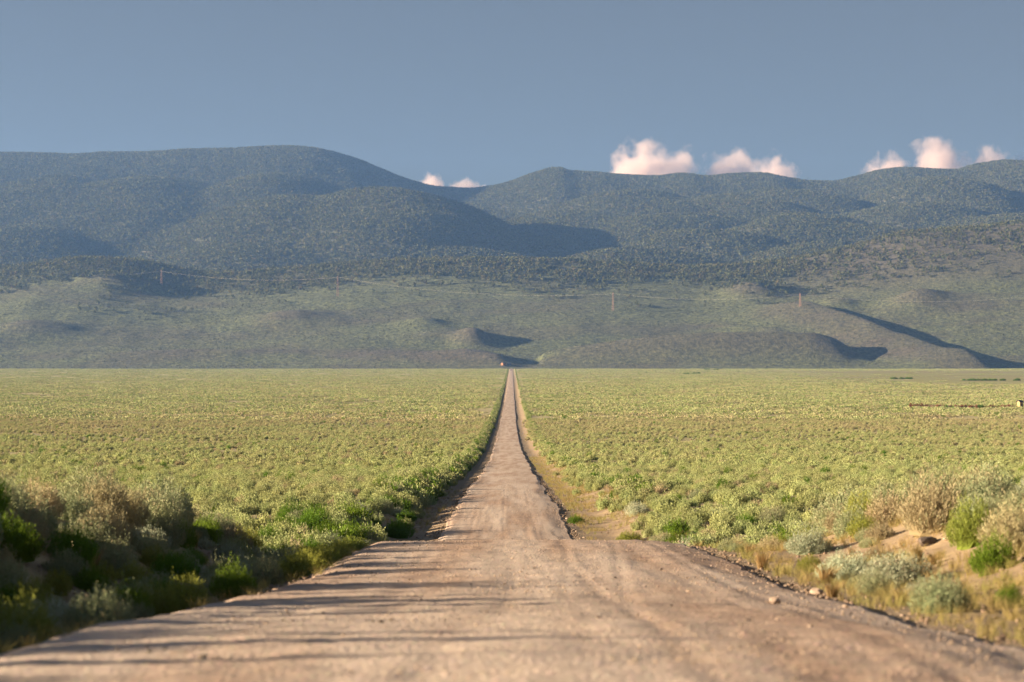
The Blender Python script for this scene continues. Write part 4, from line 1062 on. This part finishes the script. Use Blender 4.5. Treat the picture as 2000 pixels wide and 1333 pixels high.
# ------------------------------------------------------------------ clouds behind the skyline
def cloud(px, top, wd, hgt, seed, label, D=32000.0):
    import bmesh
    bm = bmesh.new(); bmesh.ops.create_icosphere(bm, subdivisions=3, radius=1.0)
    me = bpy.data.meshes.new("cloud"); bm.to_mesh(me); bm.free()
    m, nt, out = new_mat("cloud_vapour_%d" % seed)
    tc = nt.nodes.new("ShaderNodeTexCoord")
    ln = N(nt, "ShaderNodeVectorMath", operation='LENGTH'); nt.links.new(tc.outputs["Object"], ln.inputs[0])
    mp = N(nt, "ShaderNodeMapping"); mp.inputs["Location"].default_value = (seed * 3.7, seed * 1.3, seed * 2.1); nt.links.new(tc.outputs["Object"], mp.inputs["Vector"])
    nz = N(nt, "ShaderNodeTexNoise"); nz.inputs["Scale"].default_value = 2.0; nz.inputs["Detail"].default_value = 6; nz.inputs["Roughness"].default_value = 0.55
    nt.links.new(mp.outputs[0], nz.inputs["Vector"])
    a = N(nt, "ShaderNodeMath", operation='MULTIPLY_ADD'); a.inputs[1].default_value = 1.5; a.inputs[2].default_value = -0.02     # noise * 1.9 - .32
    nt.links.new(nz.outputs["Fac"], a.inputs[0])
    s_ = N(nt, "ShaderNodeMath", operation='SUBTRACT'); nt.links.new(a.outputs[0], s_.inputs[0]); nt.links.new(ln.outputs["Value"], s_.inputs[1])
    g_ = N(nt, "ShaderNodeMath", operation='MULTIPLY'); g_.use_clamp = True; g_.inputs[1].default_value = 4.0; nt.links.new(s_.outputs[0], g_.inputs[0])
    d_ = N(nt, "ShaderNodeMath", operation='MULTIPLY'); d_.inputs[1].default_value = 0.006; nt.links.new(g_.outputs[0], d_.inputs[0])
    v = N(nt, "ShaderNodeVolumePrincipled"); v.inputs["Color"].default_value = (1.0, 0.83, 0.76, 1); v.inputs["Anisotropy"].default_value = 0.1  # pink of the low sunlight is tinted into the vapour colour
    nt.links.new(d_.outputs[0], v.inputs["Density"]); nt.links.new(v.outputs[0], out.inputs["Volume"])
    me.materials.append(m)
    o = link("cloud", me); sx = wd / 2 * D / 4722 * 1.85; sz = hgt * D / 4722 * 1.35
    o.location = ((px - 1000) / 4722 * D, D, (700 - top) / 4722 * D - sz * 0.80); o.scale = (sx, sx * 0.8, sz)
    tag(o, label, "cloud", "pink cumulus clouds along the skyline")
cloud(1272, 275, 130, 85, 1, "largest pink cumulus cloud, over the gentle saddle of the mountains")
cloud(1425, 295, 95, 65, 2, "pink cloud beside the largest one, above twin low summits")
cloud(1508, 298, 72, 62, 13, "small round pink cloud above the second of the twin low summits", 28500.0)
cloud(1730, 293, 70, 60, 4, "rounded pink cloud rising behind the long wooded summit")
cloud(1838, 275, 105, 75, 5, "tall pink cloud with bumpy top over the dip before the end shoulder of the range")
cloud(1938, 280, 55, 55, 6, "faint torn pink cloud over the end shoulder of the range")
cloud(1995, 298, 50, 35, 7, "low pink cloud just clearing the end shoulder of the range")
cloud(838, 337, 55, 45, 8, "small pale cloud at the foot of the big rounded mountain")
cloud(912, 345, 60, 40, 9, "small pale cloud sitting in the lowest pass")

# ------------------------------------------------------------------ haze
mb = MB(); mb.box((0, 5600, 545), (17800, 16400, 1190))
m, nt, out = new_mat("valley_haze")
v = N(nt, "ShaderNodeVolumePrincipled"); v.inputs["Color"].default_value = (0.24, 0.47, 1.0, 1); v.inputs["Density"].default_value = 3.4e-5; v.inputs["Anisotropy"].default_value = 0.2
nt.links.new(v.outputs[0], out.inputs["Volume"])
hz = link("haze", mb.mesh("haze", m)); tag(hz, "thin blue evening haze filling the valley air", "haze", kind="stuff")
